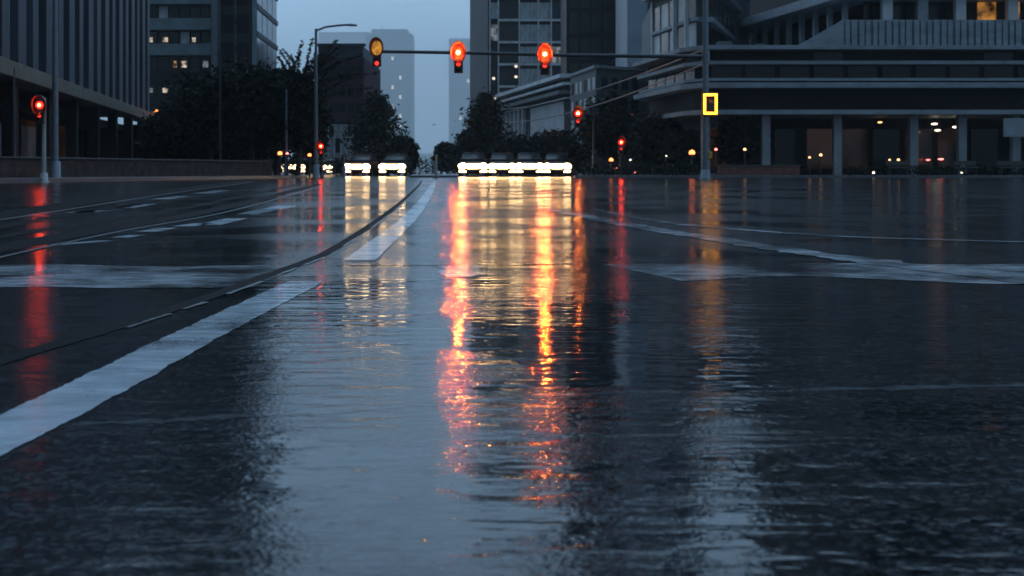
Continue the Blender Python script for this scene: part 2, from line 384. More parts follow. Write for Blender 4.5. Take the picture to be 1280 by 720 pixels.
def strip(name, pts, width, m, z=0.0012, wobble=0.0, n=80):
    """a painted or set-in strip following ground points (x, y)"""
    pts = [Vector((p[0], p[1], 0)) for p in pts]
    cum = [0]
    for a, b in zip(pts, pts[1:]): cum.append(cum[-1] + (b - a).length)
    def ev(t):
        i = max(k for k in range(len(cum)) if cum[k] <= t + 1e-9); i = min(i, len(pts) - 2)
        f = (t - cum[i]) / (cum[i + 1] - cum[i])
        p0, p1, p2, p3 = pts[max(i - 1, 0)], pts[i], pts[i + 1], pts[min(i + 2, len(pts) - 1)]
        l1 = (p2 - p1).length
        m1 = (p2 - p0).normalized() * l1; m2 = (p3 - p1).normalized() * l1
        h = f
        return (2*h**3 - 3*h*h + 1) * p1 + (h**3 - 2*h*h + h) * m1 + (-2*h**3 + 3*h*h) * p2 + (h**3 - h*h) * m2
    ps = [ev(cum[-1] * (i / n) ** 1.6) for i in range(n + 1)]
    vs = []; 
    for i, p in enumerate(ps):
        t = (ps[min(i + 1, n)] - ps[max(i - 1, 0)]).normalized(); q = Vector((-t.y, t.x, 0))
        wl = width / 2 + wobble * (noise.noise(p * 9) * 0.5 + noise.noise(p * 40) * 0.45 + noise.noise(p * 130) * 0.4)
        wr = width / 2 + wobble * (noise.noise(p * 9 + Vector((7, 3, 1))) * 0.5 + noise.noise(p * 40 + Vector((5, 5, 5))) * 0.35)
        vs += [p + q * wl + Vector((0, 0, z)), p - q * wr + Vector((0, 0, z))]
    mb = MB(); mb.add(vs, [(2 * i, 2 * i + 1, 2 * i + 3, 2 * i + 2) for i in range(n)])
    return tag(obj(name, mb, m), kind='structure')

def gp(px, py):   # road point under a pixel of the photo (a real place on the road, metres)
    d = EYE * FPX / (py - HY); return (X(px, d), d)
edge = [(-0.695, 0.35), (-0.69, 1.2), gp(105, 492), gp(240, 422), gp(383, 352)]
strip('edge_line', edge, 0.116, M['line'], wobble=0.011, n=420)
strip('edge_line', [gp(450, 325), gp(484, 297), gp(514, 270), gp(532, 247), gp(541, 232), gp(544, 226)], 0.122, M['line_b'], wobble=0.01)
g1 = [(-1.02, 0.9), gp(0, 452), gp(125, 415), gp(250, 375), gp(330, 346), gp(400, 320), gp(452, 289), gp(490, 262), gp(512, 243), gp(524, 231), gp(527, 226)]
strip('track_groove', g1, 0.05, M['groove'], z=0.0012, wobble=0.012, n=160)
def off(pts, dx): return [(x + dx * (1 + 0.02 * y), y) for x, y in pts]
for i0, f0, f1 in ((2, 0.1, 0.5), (2, 0.65, 0.9), (3, 0.2, 0.75), (4, 0.1, 0.35), (4, 0.5, 0.9), (5, 0.3, 0.8), (6, 0.1, 0.6), (7, 0.0, 0.5)):   # short worn lengths of rail still showing
    pa, pb = Vector(g1[i0]), Vector(g1[i0 + 1]); qa, qb = pa.lerp(pb, f0), pa.lerp(pb, f1)
    strip('track_rail', [(qa.x + 0.035, qa.y), ((qa.x + qb.x) / 2 + 0.036, (qa.y + qb.y) / 2), (qb.x + 0.037, qb.y)], 0.014, M['steel'], z=0.0024, wobble=0.01, n=30)
g2 = [gp(-120, 336), gp(0, 311), gp(120, 288), gp(230, 270), gp(300, 255), gp(360, 240), gp(400, 230)]
g3 = [gp(-120, 284), gp(0, 268), gp(120, 251), gp(200, 240), gp(262, 232), gp(300, 227)]
strip('track_groove', g2, 0.20, M['groove'], wobble=0.05)
strip('track_groove', g3, 0.42, M['groove'], wobble=0.16)
strip('tyre_track', off(g2, -0.30), 0.12, M['groove'], wobble=0.14)
strip('tyre_track', [gp(-120, 300), gp(0, 283), gp(120, 263), gp(230, 248), gp(320, 236)], 0.16, M['groove'], wobble=0.18)
strip('track_rail', off(g2, 0.16), 0.03, M['steel'], z=0.0024)
strip('track_rail', off(g3, 0.25), 0.05, M['steel'], z=0.0024)
def dash(a, b, wd): strip('lane_dash', [gp(*a), gp(*b)], wd, M['line'], wobble=0.02, n=24)
for a, b, wd in (((70, 306), (133, 301), 0.10), ((182, 290), (210, 285), 0.12), ((228, 283), (256, 279), 0.14), ((262, 281), (296, 273), 0.16), ((150, 297), (172, 294), 0.1),
                 ((308, 268), (334, 262), 0.18), ((340, 262), (358, 257), 0.2), ((92, 266), (140, 262), 0.16), ((155, 260), (184, 255), 0.2), ((200, 249), (235, 245), 0.24), ((250, 242), (280, 238), 0.28)):
    dash(a, b, wd)
def poly_mark(name, pts, m, z=0.0008, kind='structure'):
    mb = MB(); mb.add([(x, y, z) for x, y in pts], [tuple(range(len(pts)))]); return tag(obj(name, mb, m), kind='structure')
# a worn stop band across the road, broken in the middle
band = []
for i in range(41):
    x = -3.2 + i * 2.42 / 40; band.append((x, 4.45 + 0.12 * noise.noise(Vector((x * 2, 0, 0))) ))
lo = []
for i in range(41):
    x = -0.78 - i * 2.42 / 40; lo.append((x, 3.62 + 0.30 * noise.noise(Vector((x * 1.5, 4, 0)))))
poly_mark('stop_line', band + lo, M['line_worn'], z=0.0008)
band = []
for i in range(41):
    x = 0.34 + i * 3.2 / 40; band.append((x, 4.52 + 0.1 * noise.noise(Vector((x * 2, 9, 0)))))
lo = []
for i in range(41):
    x = 3.54 - i * 3.0 / 40; lo.append((x, 3.85 + 0.25 * noise.noise(Vector((x * 1.6, 14, 0)))))
poly_mark('stop_line', band + lo, M['line_worn'], z=0.0008)
band = [(-0.30, 4.46), (-0.1, 4.5), (-0.12, 4.3), (-0.09, 4.1), (-0.14, 3.98), (-0.21, 3.96), (-0.26, 4.15), (-0.24, 4.3)]
poly_mark('stop_line', band, M['line_worn'], z=0.0008)
strip('turn_line', [gp(690, 262), gp(800, 284), gp(900, 300), gp(1000, 315), gp(1150, 335), gp(1290, 352), gp(1420, 372)], 0.17, M['line_worn'], z=0.0024, wobble=0.08, n=140)
strip('turn_line', [gp(745, 262), gp(830, 278), gp(960, 290), gp(1080, 297), gp(1290, 303)], 0.09, M['line_worn'], z=0.0024, wobble=0.05)
strip('crack_seal', [gp(90, 530), gp(300, 521), gp(480, 511), gp(640, 497), gp(860, 489), gp(1080, 486), gp(1330, 480)], 0.022, M['seal'], z=0.0003, wobble=0.03, n=200)
strip('crack_seal', [gp(420, 332), gp(560, 331), gp(720, 330)], 0.05, M['seal'], z=0.0024, wobble=0.04)

# pavements with kerbs
def slab(name, pts, z1):
    mb = MB(); mb.prism(pts, -0.1, z1); return tag(obj(name, mb, M['pave']), kind='structure')
slab('pavement_right', [(3.3, 63.3), (70, 63.3), (70, 175), (11, 175), (5, 100)], 0.12)
slab('pavement_left', [(-40, 27), (-15.4, 31.3), (-10.6, 62), (-13.5, 110), (-24, 175), (-60, 175)], 0.12)
def kerb(name, a, b):
    F = Face(a, b); mb = MB(); F.box(mb, 0, F.len, -0.05, 0.135, -0.12, 0.03); return tag(obj(name, mb, M['kerb'], bevel=0.02), kind='structure')
kerb('kerb_right', (3.3, 63.3), (70, 63.3))
kerb('kerb_left', (-15.4, 31.3), (-10.6, 62))

# haze
mb = MB(); mb.box((-2200, -60, -1), (2200, 6700, 600))
m, nt, b = new_mat('haze_air'); nt.nodes.remove(b)
pv = nt.nodes.new('ShaderNodeVolumePrincipled'); pv.inputs['Color'].default_value = (0.90, 0.97, 1.0, 1); pv.inputs['Density'].default_value = 0.00030
pv.inputs['Anisotropy'].default_value = 0.2
nt.links.new(pv.outputs['Volume'], nt.nodes['Material Output'].inputs['Volume'])
tag(obj('haze', mb, m), kind='stuff')

# ------------------------------------------------------------------ buildings
def footprint(root, name, pts, z0, z1, m):
    mb = MB(); mb.prism(pts, z0, z1); return obj(name, mb, m, root)

# --- long finned office block on the left
A, B = (-16.83, 31), (-26.3, 87)
F = Face(A, B)
R = thing('office_block', ((A[0] + B[0]) / 2, 60, 0), 'long dark office block on the left with blue-grey vertical fins above a beige ledge', 'building')
back = Vector((-1, 0, 0)) * 22
pA, pB = F.p(0, 0, 0), F.p(F.len, 0, 0)
footprint(R, 'wall', [pA, pB, pB + back, pA + back], 4.25, 31, M['dark_wall'])
pitch = 2.5; n = int(F.len / pitch)
for i in range(n):
    a = 0.4 + i * pitch
    part_box(R, 'fin', F, a, a + (1.32, 1.1, 1.32, 1.0)[i % 4], 4.35, 30.6, -0.1, 0.38, M['fin'])
    pane(R, F, a + 1.36, 4.6, 1.06, 5.0, M['glass_l'] if i in (5, 6, 12) else M['glass'], -0.1, 0.08)
    pane(R, F, a + 1.36, 9.9, 1.06, 20.0, M['glass'], -0.1, 0.08)
# ledge in stone lengths, soffit and inner beam
for i in range(9):
    a0 = i * F.len / 9; part_box(R, 'ledge', F, a0 + 0.01, a0 + F.len / 9 - 0.01, 3.72, 4.3, -0.2, 1.0, M['beige'], 0.03)
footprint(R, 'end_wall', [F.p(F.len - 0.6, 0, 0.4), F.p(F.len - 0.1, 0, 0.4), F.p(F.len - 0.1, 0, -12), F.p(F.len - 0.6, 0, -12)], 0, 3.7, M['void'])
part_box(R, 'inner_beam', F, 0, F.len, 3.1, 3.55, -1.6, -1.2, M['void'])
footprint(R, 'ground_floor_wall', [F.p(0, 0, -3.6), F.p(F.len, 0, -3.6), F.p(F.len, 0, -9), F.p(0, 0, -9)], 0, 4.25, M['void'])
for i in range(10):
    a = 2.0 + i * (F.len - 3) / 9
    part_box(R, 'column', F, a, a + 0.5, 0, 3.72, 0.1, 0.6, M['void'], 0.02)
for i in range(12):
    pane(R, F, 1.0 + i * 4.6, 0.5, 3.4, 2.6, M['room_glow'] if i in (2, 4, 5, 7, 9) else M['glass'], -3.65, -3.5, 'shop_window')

# low rubble wall before it
Wf = Face((-21.5, 31.5), (-12.4, 60))
R = thing('boundary_wall', Wf.p(Wf.len / 2, 0), 'low rubble stone wall with a pale coping in front of the left trees', 'wall')
part_box(R, 'wall', Wf, 0, Wf.len, 0, 0.80, -0.2, 0.2, M['stone'])
part_box(R, 'coping', Wf, 0, Wf.len, 0.803, 0.87, -0.26, 0.26, M['cap'], 0.02)
part_box(R, 'end_pillar', Wf, Wf.len, Wf.len + 0.4, 0, 0.95, -0.25, 0.25, M['stone'], 0.02)

# --- balcony tower
d = 140
F = Face((X(176, d), d), (X(272, d), d))
R = thing('balcony_tower', (X(224, d), d, 0), 'dark apartment tower with pale teal balcony bands behind the left trees', 'building')
footprint(R, 'wall', [F.p(0, 0), F.p(F.len, 0), F.p(F.len, 0, -16), F.p(0, 0, -16)], 0, 62, M['dark_wall'])
part_box(R, 'corner_pier', F, F.len - 0.45, F.len, 0, 62, -0.1, 1.2, M['teal'])
lits = {(1, 1): 'lit_cool', (4, 2): 'lit_cool', (2, 3): 'lit_warm', (5, 3): 'lit_cool', (0, 2): 'lit_cool', (1, 4): 'lit_small'}
rr = random.Random(3)
for fl in range(16):
    z = 2.0 + fl * 2.95
    if fl >= 4:
        bf = part_box(R, 'balcony', F, 1.1, F.len - 0.5, z, z + 1.2, 0, 1.25, M['teal'])
        part_box(bf, 'railing', F, 1.1, F.len - 0.5, z + 1.21, z + 1.3, 1.15, 1.25, M['metal'])
    for c in range(6):
        a = 0.9 + c * 1.25
        mm = M[lits[(c, fl)]] if (c, fl) in lits else (M['glass_l'] if rr.random() < 0.10 else M['glass'])
        if (c, fl) in ((3, 3), (0, 4), (4, 1), (1, 2), (3, 2), (5, 1), (2, 1), (0, 1), (4, 4)): mm = M['lit_small']
        lt = 'lit' in mm.name or 'room' in mm.name
        if lt: pane(R, F, a + 0.1 + 0.3 * ((c + fl) % 2), z + 1.6, 0.42 + 0.2 * (c % 2), 0.55 + 0.2 * (fl % 2), mm, -0.1, 0.07, label='lit window')
        pane(R, F, a, z + 1.35, 1.0, 1.45, M['glass'] if lt else mm, -0.1, 0.05)

# --- slab tower with glazed right side
d = 130
F = Face((X(272, d), d), (X(320, d), d)); F2 = Face((X(320, d), d), (X(320, d) - 0.9, 146))
R = thing('glass_tower', (X(300, d), d, 0), 'tall dark tower with a blue glass side facing the street, left of the open sky', 'building')
c1, c2 = F.p(0, 0), F.p(F.len, 0); c3 = F2.p(F2.len, 0)
footprint(R, 'wall', [c1, c2, c3, (c1.x, 146, 0)], 0, 66, M['dark_wall'])
part_box(R, 'corner_pier', F, F.len - 0.35, F.len + 0.1, 0, 66, 0.003, 0.25, M['teal'])
part_box(R, 'corner_pier', F, 0.02, 0.3, 0, 66, 0.003, 0.2, M['fin'])
for fl in range(15):
    z = 6 + fl * 3.0
    part_box(R, 'floor_band', F2, 0.1, F2.len, z, z + 0.55, 0.0, 0.18, M['fin'])
    for c in range(4):
        pane(R, F2, 0.4 + c * 3.9, z + 0.58, 3.5, 2.36, M['glass_b'], -0.1, 0.06)
    for c in range(2):
        pane(R, F, 0.5 + c * 1.6, z + 0.3, 1.25, 2.0, M['glass_l'] if (fl * 2 + c) % 7 == 3 else M['glass'], -0.1, 0.05)
mb = MB()
for k in range(12): mb.tube([F.p(2.0, 8 + k * 3, 0.35), F.p(2.0, 10.2 + k * 3, 0.35)], 0.09, 6)
obj('drainpipe', mb, M['fin'], R)

# --- maroon block
d = 160
F = Face((X(397, d), d), (X(455, d), d))
R = thing('brick_block', (X(426, d), d, 0), 'square maroon block with a grey roof storey, left of the central street', 'building')
footprint(R, 'wall', [F.p(0, 0), F.p(F.len, 0), F.p(F.len, 0, -20), F.p(0, 0, -20)], 7.0, Z(72, d), M['maroon'])
footprint(R, 'roof_storey', [F.p(0.1, 0, 0.15), F.p(F.len - 0.1, 0, 0.15), F.p(F.len - 0.1, 0, -19), F.p(0.1, 0, -19)], Z(72, d), Z(58, d), M['fin'])
part_box(R, 'roof_cornice', F, -0.2, F.len + 0.2, Z(58, d), Z(58, d) + 0.35, -0.5, 0.5, M['fin'])
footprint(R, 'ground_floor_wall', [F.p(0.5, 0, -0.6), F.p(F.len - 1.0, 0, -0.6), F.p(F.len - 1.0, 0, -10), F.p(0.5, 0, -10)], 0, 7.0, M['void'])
for fl in range(3):
    for c in range(5):
        pane(R, F, 0.5 + c * 1.18, 8.0 + fl * 2.4, 0.8, 1.5, M['glass'], -0.1, 0.04)
mb = MB()
for k in range(6): F.box(mb, 0.5 + k * 0.82, 0.62 + k * 0.82, 0.3, 6.6, -0.6, -0.35)
for z in (2.6, 4.8, 6.45): F.box(mb, 0.5, 4.75, z, z + 0.15, -0.59, -0.36)
obj('shopfront_frame', mb, M['frame'], R)
for k in range(5):
    for q, z in enumerate((0.4, 2.8, 5.0)):
        pane(R, F, 0.64 + k * 0.82, z, 0.66, (2.1, 1.9, 1.4)[q], M['glass_l'] if (k + q) % 3 else M['glass'], -0.62, -0.5, 'shop_window')

# --- far towers in the haze
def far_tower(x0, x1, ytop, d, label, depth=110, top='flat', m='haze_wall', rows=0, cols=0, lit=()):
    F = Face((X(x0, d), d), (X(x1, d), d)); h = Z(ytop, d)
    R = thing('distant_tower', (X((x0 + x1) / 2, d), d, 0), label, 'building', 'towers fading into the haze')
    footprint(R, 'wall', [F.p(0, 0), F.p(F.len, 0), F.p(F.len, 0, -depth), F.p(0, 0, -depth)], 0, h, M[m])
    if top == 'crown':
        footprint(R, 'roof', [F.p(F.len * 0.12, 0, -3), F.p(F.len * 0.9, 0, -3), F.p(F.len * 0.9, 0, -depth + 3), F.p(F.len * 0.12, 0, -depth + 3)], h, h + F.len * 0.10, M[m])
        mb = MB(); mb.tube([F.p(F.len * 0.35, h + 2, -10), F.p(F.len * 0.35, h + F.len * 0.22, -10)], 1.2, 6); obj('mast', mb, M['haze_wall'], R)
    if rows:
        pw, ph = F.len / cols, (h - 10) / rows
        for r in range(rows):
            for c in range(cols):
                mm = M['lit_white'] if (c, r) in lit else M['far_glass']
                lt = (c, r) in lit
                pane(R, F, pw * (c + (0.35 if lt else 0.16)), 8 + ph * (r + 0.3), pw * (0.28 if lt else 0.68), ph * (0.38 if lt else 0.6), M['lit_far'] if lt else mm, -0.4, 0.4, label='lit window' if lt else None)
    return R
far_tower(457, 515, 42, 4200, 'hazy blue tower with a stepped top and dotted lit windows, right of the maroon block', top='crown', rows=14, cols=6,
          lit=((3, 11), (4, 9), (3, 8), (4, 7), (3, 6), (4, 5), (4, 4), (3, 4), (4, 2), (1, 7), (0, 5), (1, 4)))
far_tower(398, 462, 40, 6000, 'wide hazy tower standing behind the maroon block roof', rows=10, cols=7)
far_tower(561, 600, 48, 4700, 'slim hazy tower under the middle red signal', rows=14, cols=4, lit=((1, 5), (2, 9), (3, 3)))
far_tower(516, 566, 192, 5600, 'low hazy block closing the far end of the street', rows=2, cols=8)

# --- gridded tower right of the street
d = 190
F = Face((X(612, d), d), (X(708, d), d)); F2 = Face((X(589, 222), 222), (X(612, d), d))
R = thing('grid_tower', (X(655, d), d, 0), 'tower with a pale gridded front and dark blue side behind the mast signals', 'building')
Ht = 46
footprint(R, 'wall', [F2.A, F.A, F.p(F.len, 0), F.p(F.len - 1, 0, -32)], 0, Ht, M['dark_wall'])
part_box(R, 'side_cladding', F2, 0.3, F2.len - 0.2, 2, Ht - 1, 0.003, 0.25, M['navy'])
cols = [(0.2, 1.1, 'glass_l'), (1.55, 3.0, 'glass'), (4.85, 2.7, 'glass_l'), (7.85, 1.75, 'glass_l'), (9.9, 2.0, 'glass_b')]
rr = random.Random(11)
for fl in range(12):
    z = 3 + fl * 3.5
    for (a, wd, mm) in cols:
        q = rr.random()
        m2 = M[mm]
        if q < 0.16: m2 = M['glass']
        elif q < 0.34: m2 = M['lit_cool']
        pane(R, F, a, z + 0.5, wd, 2.55, m2, -0.1, 0.05, label='lit window' if 'lit' in m2.name else None)
    part_box(R, 'floor_band', F, 1.5, F.len, z + 0.08, z + 0.42, 0.0, 0.35, M['frame'])
for a in (-0.05, 1.3, 4.6, 7.6, 9.65, 11.95):
    part_box(R, 'mullion', F, a, a + 0.2, 1, Ht - 0.4, 0.0, 0.42, M['frame'])
# roof plant with an uneven outline
for k in range(4):
    part_box(R, 'roof_plant', F, 0.8 + k * 2.8, 2.4 + k * 2.9, Ht, Ht + 1.5 + 1.3 * ((k * 7) % 3), -8, -1 - k * 0.8, M['dark_wall'])

# --- banded podium with sloping-looking (receding) roof edge, before the gridded tower
F = Face((X(617, 146), 146), (X(712, 110), 110))
R = thing('podium_building', F.p(F.len / 2, 0), 'grey podium with pale cornice bands and tall mullions under the gridded tower', 'building')
footprint(R, 'wall', [F.p(0, 0), F.p(F.len, 0), F.p(F.len + 4, 0, -12), F.p(0, 0, -12)], 0, 8.9, M['dark_wall'])
for z0, z1, o, m in ((8.9, 9.25, 1.0, 'frame'), (8.25, 8.5, 0.7, 'frame'), (7.4, 7.75, 1.1, 'grey'), (7.0, 7.1, 0.5, 'frame')):
    part_box(R, 'cornice', F, -0.3, F.len + 0.3, z0, z1, -0.2, o, M[m])
aL = F.at(664); aR = F.at(706)
pane(R, F, aL, 3.7, aR - aL, 3.2, M['glass_l'], -0.1, 0.1, 'window_screen')
part_box(R, 'sill', F, aL - 0.5, aR + 0.5, 3.3, 3.62, 0, 0.4, M['black'])
for k in range(9):
    a = 0.6 + k * (aL - 1.2) / 9
    part_box(R, 'mullion', F, a, a + 0.35, 0.2, 7.0, 0.02, 0.4, M['frame'])
    pane(R, F, a + 0.5, 0.8, (aL - 1.2) / 9 - 0.7, 5.8, M['glass_l'] if k % 4 == 2 else M['glass'], -0.1, 0.06)
for k, (px, py) in enumerate(((617, 98), (618, 123), (645, 83), (645, 96), (620, 187))):
    dd = 136; mb = MB(); mb.lathe([(0.0, 0.18), (0.14, 0.11), (0.19, 0), (0.14, -0.11), (0.0, -0.18)], (X(px, dd), dd, Z(py, dd)), (0, 0, 1), 10)
    R2 = thing('globe_lamp', (X(px, dd), dd, 0), ('white globe lamp highest on the left edge of the gridded tower', 'white globe lamp at the far end of the podium roof edge', 'upper globe lamp of the pair beside the right red signal', 'lower globe lamp of the pair beside the right red signal', 'small globe lamp low in the trees above the headlights')[k], 'lamp', 'globe lamps near the podium')
    obj('globe', mb, M['lit_white'], R2)
    mb = MB(); mb.tube([(X(px, dd) + 0.02, dd, 0), (X(px, dd) + 0.02, dd, Z(py, dd) - 0.3)], 0.06, 6); obj('pole', mb, M['dmetal'], R2)

# --- black tower
d = 150
F = Face((X(708, d), d), (X(784, d), d))
R = thing('black_tower', (X(746, d), d, 0), 'plain black tower slab between the gridded tower and the pale slab', 'building')
footprint(R, 'wall', [F.p(0, 0), F.p(F.len, 0), F.p(F.len, 0, -18), F.p(0, 0, -18)], 0, 72, M['black'])
for fl in range(14):
    for c in range(5):
        pane(R, F, 0.35 + c * 1.42, 8 + fl * 3.2, 1.2, 2.6, M['glass'], -0.1, 0.02)
# --- pale slab
d = 125
F = Face((X(784, d), d), (X(846, d), d))
R = thing('pale_slab_block', (X(815, d), d, 0), 'narrow pale blue slab block right of the black tower', 'building')
footprint(R, 'wall', [F.p(0, 0), F.p(F.len, 0), F.p(F.len, 0, -14), F.p(0, 0, -14)], 0, 46, M['pale'])
for fl in range(11):
    part_box(R, 'floor_band', F, 2.0, F.len, 9 + fl * 3.1, 9.35 + fl * 3.1, 0.003, 0.2, M['ledge'])
    pane(R, F, 2.1, 9.5 + fl * 3.1, 2.6, 2.4, M['glass_b'], -0.1, 0.04)
d = 132
F = Face((X(836, d), d), (X(968, d), d))
R = thing('rear_office_block', (X(905, d), d, 0), 'dark office block rising behind the glazed wing and the grey eave', 'building')  # added block, cuts off sky that the wet road would mirror
footprint(R, 'wall', [F.p(0, 0), F.p(F.len, 0), F.p(F.len, 0, -14), F.p(0, 0, -14)], 0, 30, M['navy'])
part_box(R, 'stair_core', F, 0, 3.6, 0, 66, 0.003, 1.2, M['navy'])  # added upright above the view, narrows the sky gap mirrored in the road
part_box(R, 'roof_cornice', F, 3.65, F.len + 0.1, 30, 30.4, -0.3, 0.3, M['ledge'])
for fl in range(4):
    for c in range(5): pane(R, F, 3.9 + c * 1.5, 17 + fl * 3.1, 1.1, 1.9, M['glass_b'], -0.1, 0.04)
# --- low grey corner block
Fl = Face((X(713, 99), 99), (X(745, 90), 90)); Fr = Face((X(745, 90), 90), (X(812, 93), 93))
R = thing('grey_corner_block', Fr.A.copy(), 'low grey corner block with small punched windows before the black tower', 'building')
h = Z(85, 90)
footprint(R, 'wall', [Fl.A, Fr.A, Fr.p(Fr.len, 0), (9.5, 108, 0), (6.5, 108, 0)], 0, h, M['grey'])
for FF in (Fl, Fr): part_box(R, 'parapet', FF, 0.003, FF.len - 0.003, h, h + 0.22, -0.1, 0.15, M['ledge'])
for r in range(4):
    for c in range(6):
        pane(R, Fl, 0.6 + c * 1.5, 2.2 + r * 1.45, 0.7, 0.9, M['glass_l'] if (r + c) % 3 else M['glass'], -0.1, 0.03)
    for c in range(4):
        pane(R, Fr, 0.5 + c * 1.0, 2.2 + r * 1.45, 0.6, 0.9, M['glass_b'], -0.1, 0.03)

# --- right corner building: podium with ledges
c0 = Vector((X(800, 81.5), 81.5, 0)); c1 = Vector((X(858, 71.6), 71.6, 0)); c2 = Vector((X(884, 70), 70, 0)); c3 = Vector((48, 70, 0))
Fw, Fc, Ff = Face(c0, c1), Face(c1, c2), Face(c2, c3)
R = thing('corner_building', (25, 70, 0), 'big dark corner building with pale horizontal ledges over a dim columned ground floor', 'building')
foot = [c0, c1, c2, c3, Vector((48, 95, 0)), Vector((14, 95, 0))]
def inset(k): return [Vector((c0.x + k, c0.y + k * 0.2, 0)), Vector((c1.x + k * 0.9, c1.y + k * 0.6, 0)), Vector((c2.x + k * 0.5, c2.y + k, 0)), Vector((48, 70 + k, 0)), Vector((48, 95, 0)), Vector((14 + k, 95, 0))]
footprint(R, 'wall', inset(0.6), 3.75, 7.55, M['black'])
def ring(z0, z1, o, m, name='ledge'):
    def outp(k):
        return [Vector((c0.x - k, c0.y - k * 0.2, 0)), Vector((c1.x - k * 0.9, c1.y - k * 0.6, 0)), Vector((c2.x - k * 0.5, c2.y - k, 0)), Vector((48, 70 - k, 0)), Vector((48, 94.9, 0)), Vector((14.1 - k, 94.9, 0))]
    footprint(R, name, outp(o), z0, z1, M[m])
ring(7.42, 7.66, 0.5, 'ledge'); ring(6.58, 6.78, 0.2, 'ledge'); ring(5.62, 5.78, 0.1, 'ledge'); ring(5.20, 5.50, 0.45, 'ledge'); ring(3.66, 3.92, 0.3, 'ledge')
for FF in (Fw, Fc, Ff):
    k = 0
    a = 0.35
    while a < FF.len - 1.2 and FF.p(a, 0).x < 36:
        pane(R, FF, a, 5.82, 1.7 if FF is not Fc else 0.9, 0.72, M['glass'], -0.62, -0.5)
        if FF is Ff and k % 5 == 3: pane(R, FF, a, 6.84, 1.7, 0.5, M['glass'], -0.62, -0.5)
        a += 2.0 if FF is not Fc else 1.1; k += 1
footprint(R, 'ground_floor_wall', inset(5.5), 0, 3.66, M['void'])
for px in (884, 960, 1050, 1146, 1207, 1275):
    a = Ff.at(px); part_box(R, 'column', Ff, a - 0.24, a + 0.24, 0.12, 3.66, -0.9, -0.42, M['concrete'], 0.02)
for t in (0.1, 0.5):
    part_box(R, 'column', Fw, Fw.len * t, Fw.len * t + 0.4, 0.12, 3.66, -0.9, -0.5, M['concrete'], 0.02)
for k in range(9):
    px = 905 + k * 44; a = Ff.at(px)
    pane(R, Ff, a, 0.5, 1.7, 2.5, M['room_glow'] if k in (0, 3, 4, 6, 7) else M['glass'], -5.5, -5.3, 'shop_window')

# upper storeys over the podium, stepped back
R = thing('upper_block', (28, 76, 0), 'stepped upper storeys with pale columns under a deep grey eave, above the right corner building', 'building')
Fa = Face((17.9, 94), (21.7, 75.2)); Fb = Face((21.7, 75.2), (45, 75.2))
def fp(z0, z1, m, name, o=0.0):
    footprint(R, name, [Fa.p(0, 0, o), Fb.p(0, 0, o) - Vector((o, 0, 0)), Fb.p(Fb.len, 0, o), (45, 94, 0)], z0, z1, m)
fp(7.7, 11.1, M['black'], 'wall', -1.2)
# sloping-in-view eave: a level slab over a receding colonnade
footprint(R, 'eave', [Fa.p(-1.5, 0, 1.6), (Fb.A.x - 1.2, Fb.A.y - 1.0, 0), (45, Fb.A.y - 1.0, 0), (45, 94, 0)], 11.15, 11.75, M['ledge'])
fp(11.75, 34, M['dark_wall'], 'tower_wall', -0.8)
for k in range(9):
    a = 1.0 + k * (Fa.len - 1.4) / 8.5
    part_box(R, 'column', Fa, a, a + 0.32, 7.7, 11.14, 0.1, 0.42, M['concrete'], 0.02)
for k, px in enumerate((1106, 1150, 1197, 1262)):
    a = Fb.at(px); part_box(R, 'column', Fb, a - 0.32, a + 0.32, 7.7, 11.14, 0.1, 0.6, M['concrete'] if k == 1 else M['white'], 0.02)
for px0, px1, m in ((1086, 1098, 'glass'), (1116, 1140, 'glass'), (1158, 1189, 'glass'), (1231, 1254, 'lit_amber'), (1268, 1284, 'lit_amber')):
    a0, a1 = Fb.at(px0), Fb.at(px1)
    pane(R, Fb, a0, 8.9, a1 - a0, 2.2, M[m], -1.25, -1.1, label='amber lit window' if m != 'glass' else None)
mb = MB(); a = Ff.at(1058); k = 0
while a < 30:
    wd = 0.24 + 0.07 * ((k * 3) % 4) / 3
    Ff.box(mb, a, a + wd, 7.68, 9.20, -0.3, -0.14 + 0.03 * ((k * 5) % 3)); a += wd + 0.10 + 0.05 * (k % 2); k += 1
obj('ribbed_parapet', mb, M['ledge'], R)
mb = MB(); Ff.box(mb, Ff.at(1056), 30, 7.68, 9.22, -0.8, -0.31); obj('parapet_wall', mb, M['ledge'], R)
mb = MB(); a0, a1 = Ff.at(1000), Ff.at(1056)
mb.hexa([Ff.p(a0, 7.68, -0.5), Ff.p(a1 - 0.01, 7.68, -0.5), Ff.p(a1 - 0.01, 7.68, -0.2), Ff.p(a0, 7.68, -0.2), Ff.p(a0, 7.74, -0.5), Ff.p(a1 - 0.01, 9.22, -0.5), Ff.p(a1 - 0.01, 9.22, -0.2), Ff.p(a0, 7.74, -0.2)])
obj('sloping_parapet', mb, M['ledge'], R)
for fl in range(6):
    z = 13 + fl * 3.4
    for k in range(6): pane(R, Fb, 1.0 + k * 3.2, z, 2.4, 2.0, M['glass'], -0.9, -0.75)

Fq = Face((X(905, 72), 72), (X(1010, 72), 72))
for k, (px, w_, h_) in enumerate(((900, 0.9, 0.5), (948, 0.5, 0.35))):
    a = Fq.at(px); part_box(R, 'roof_vent', Fq, a, a + w_, 7.72, 7.72 + h_, -1.5, -0.8, M['grey'], 0.02)
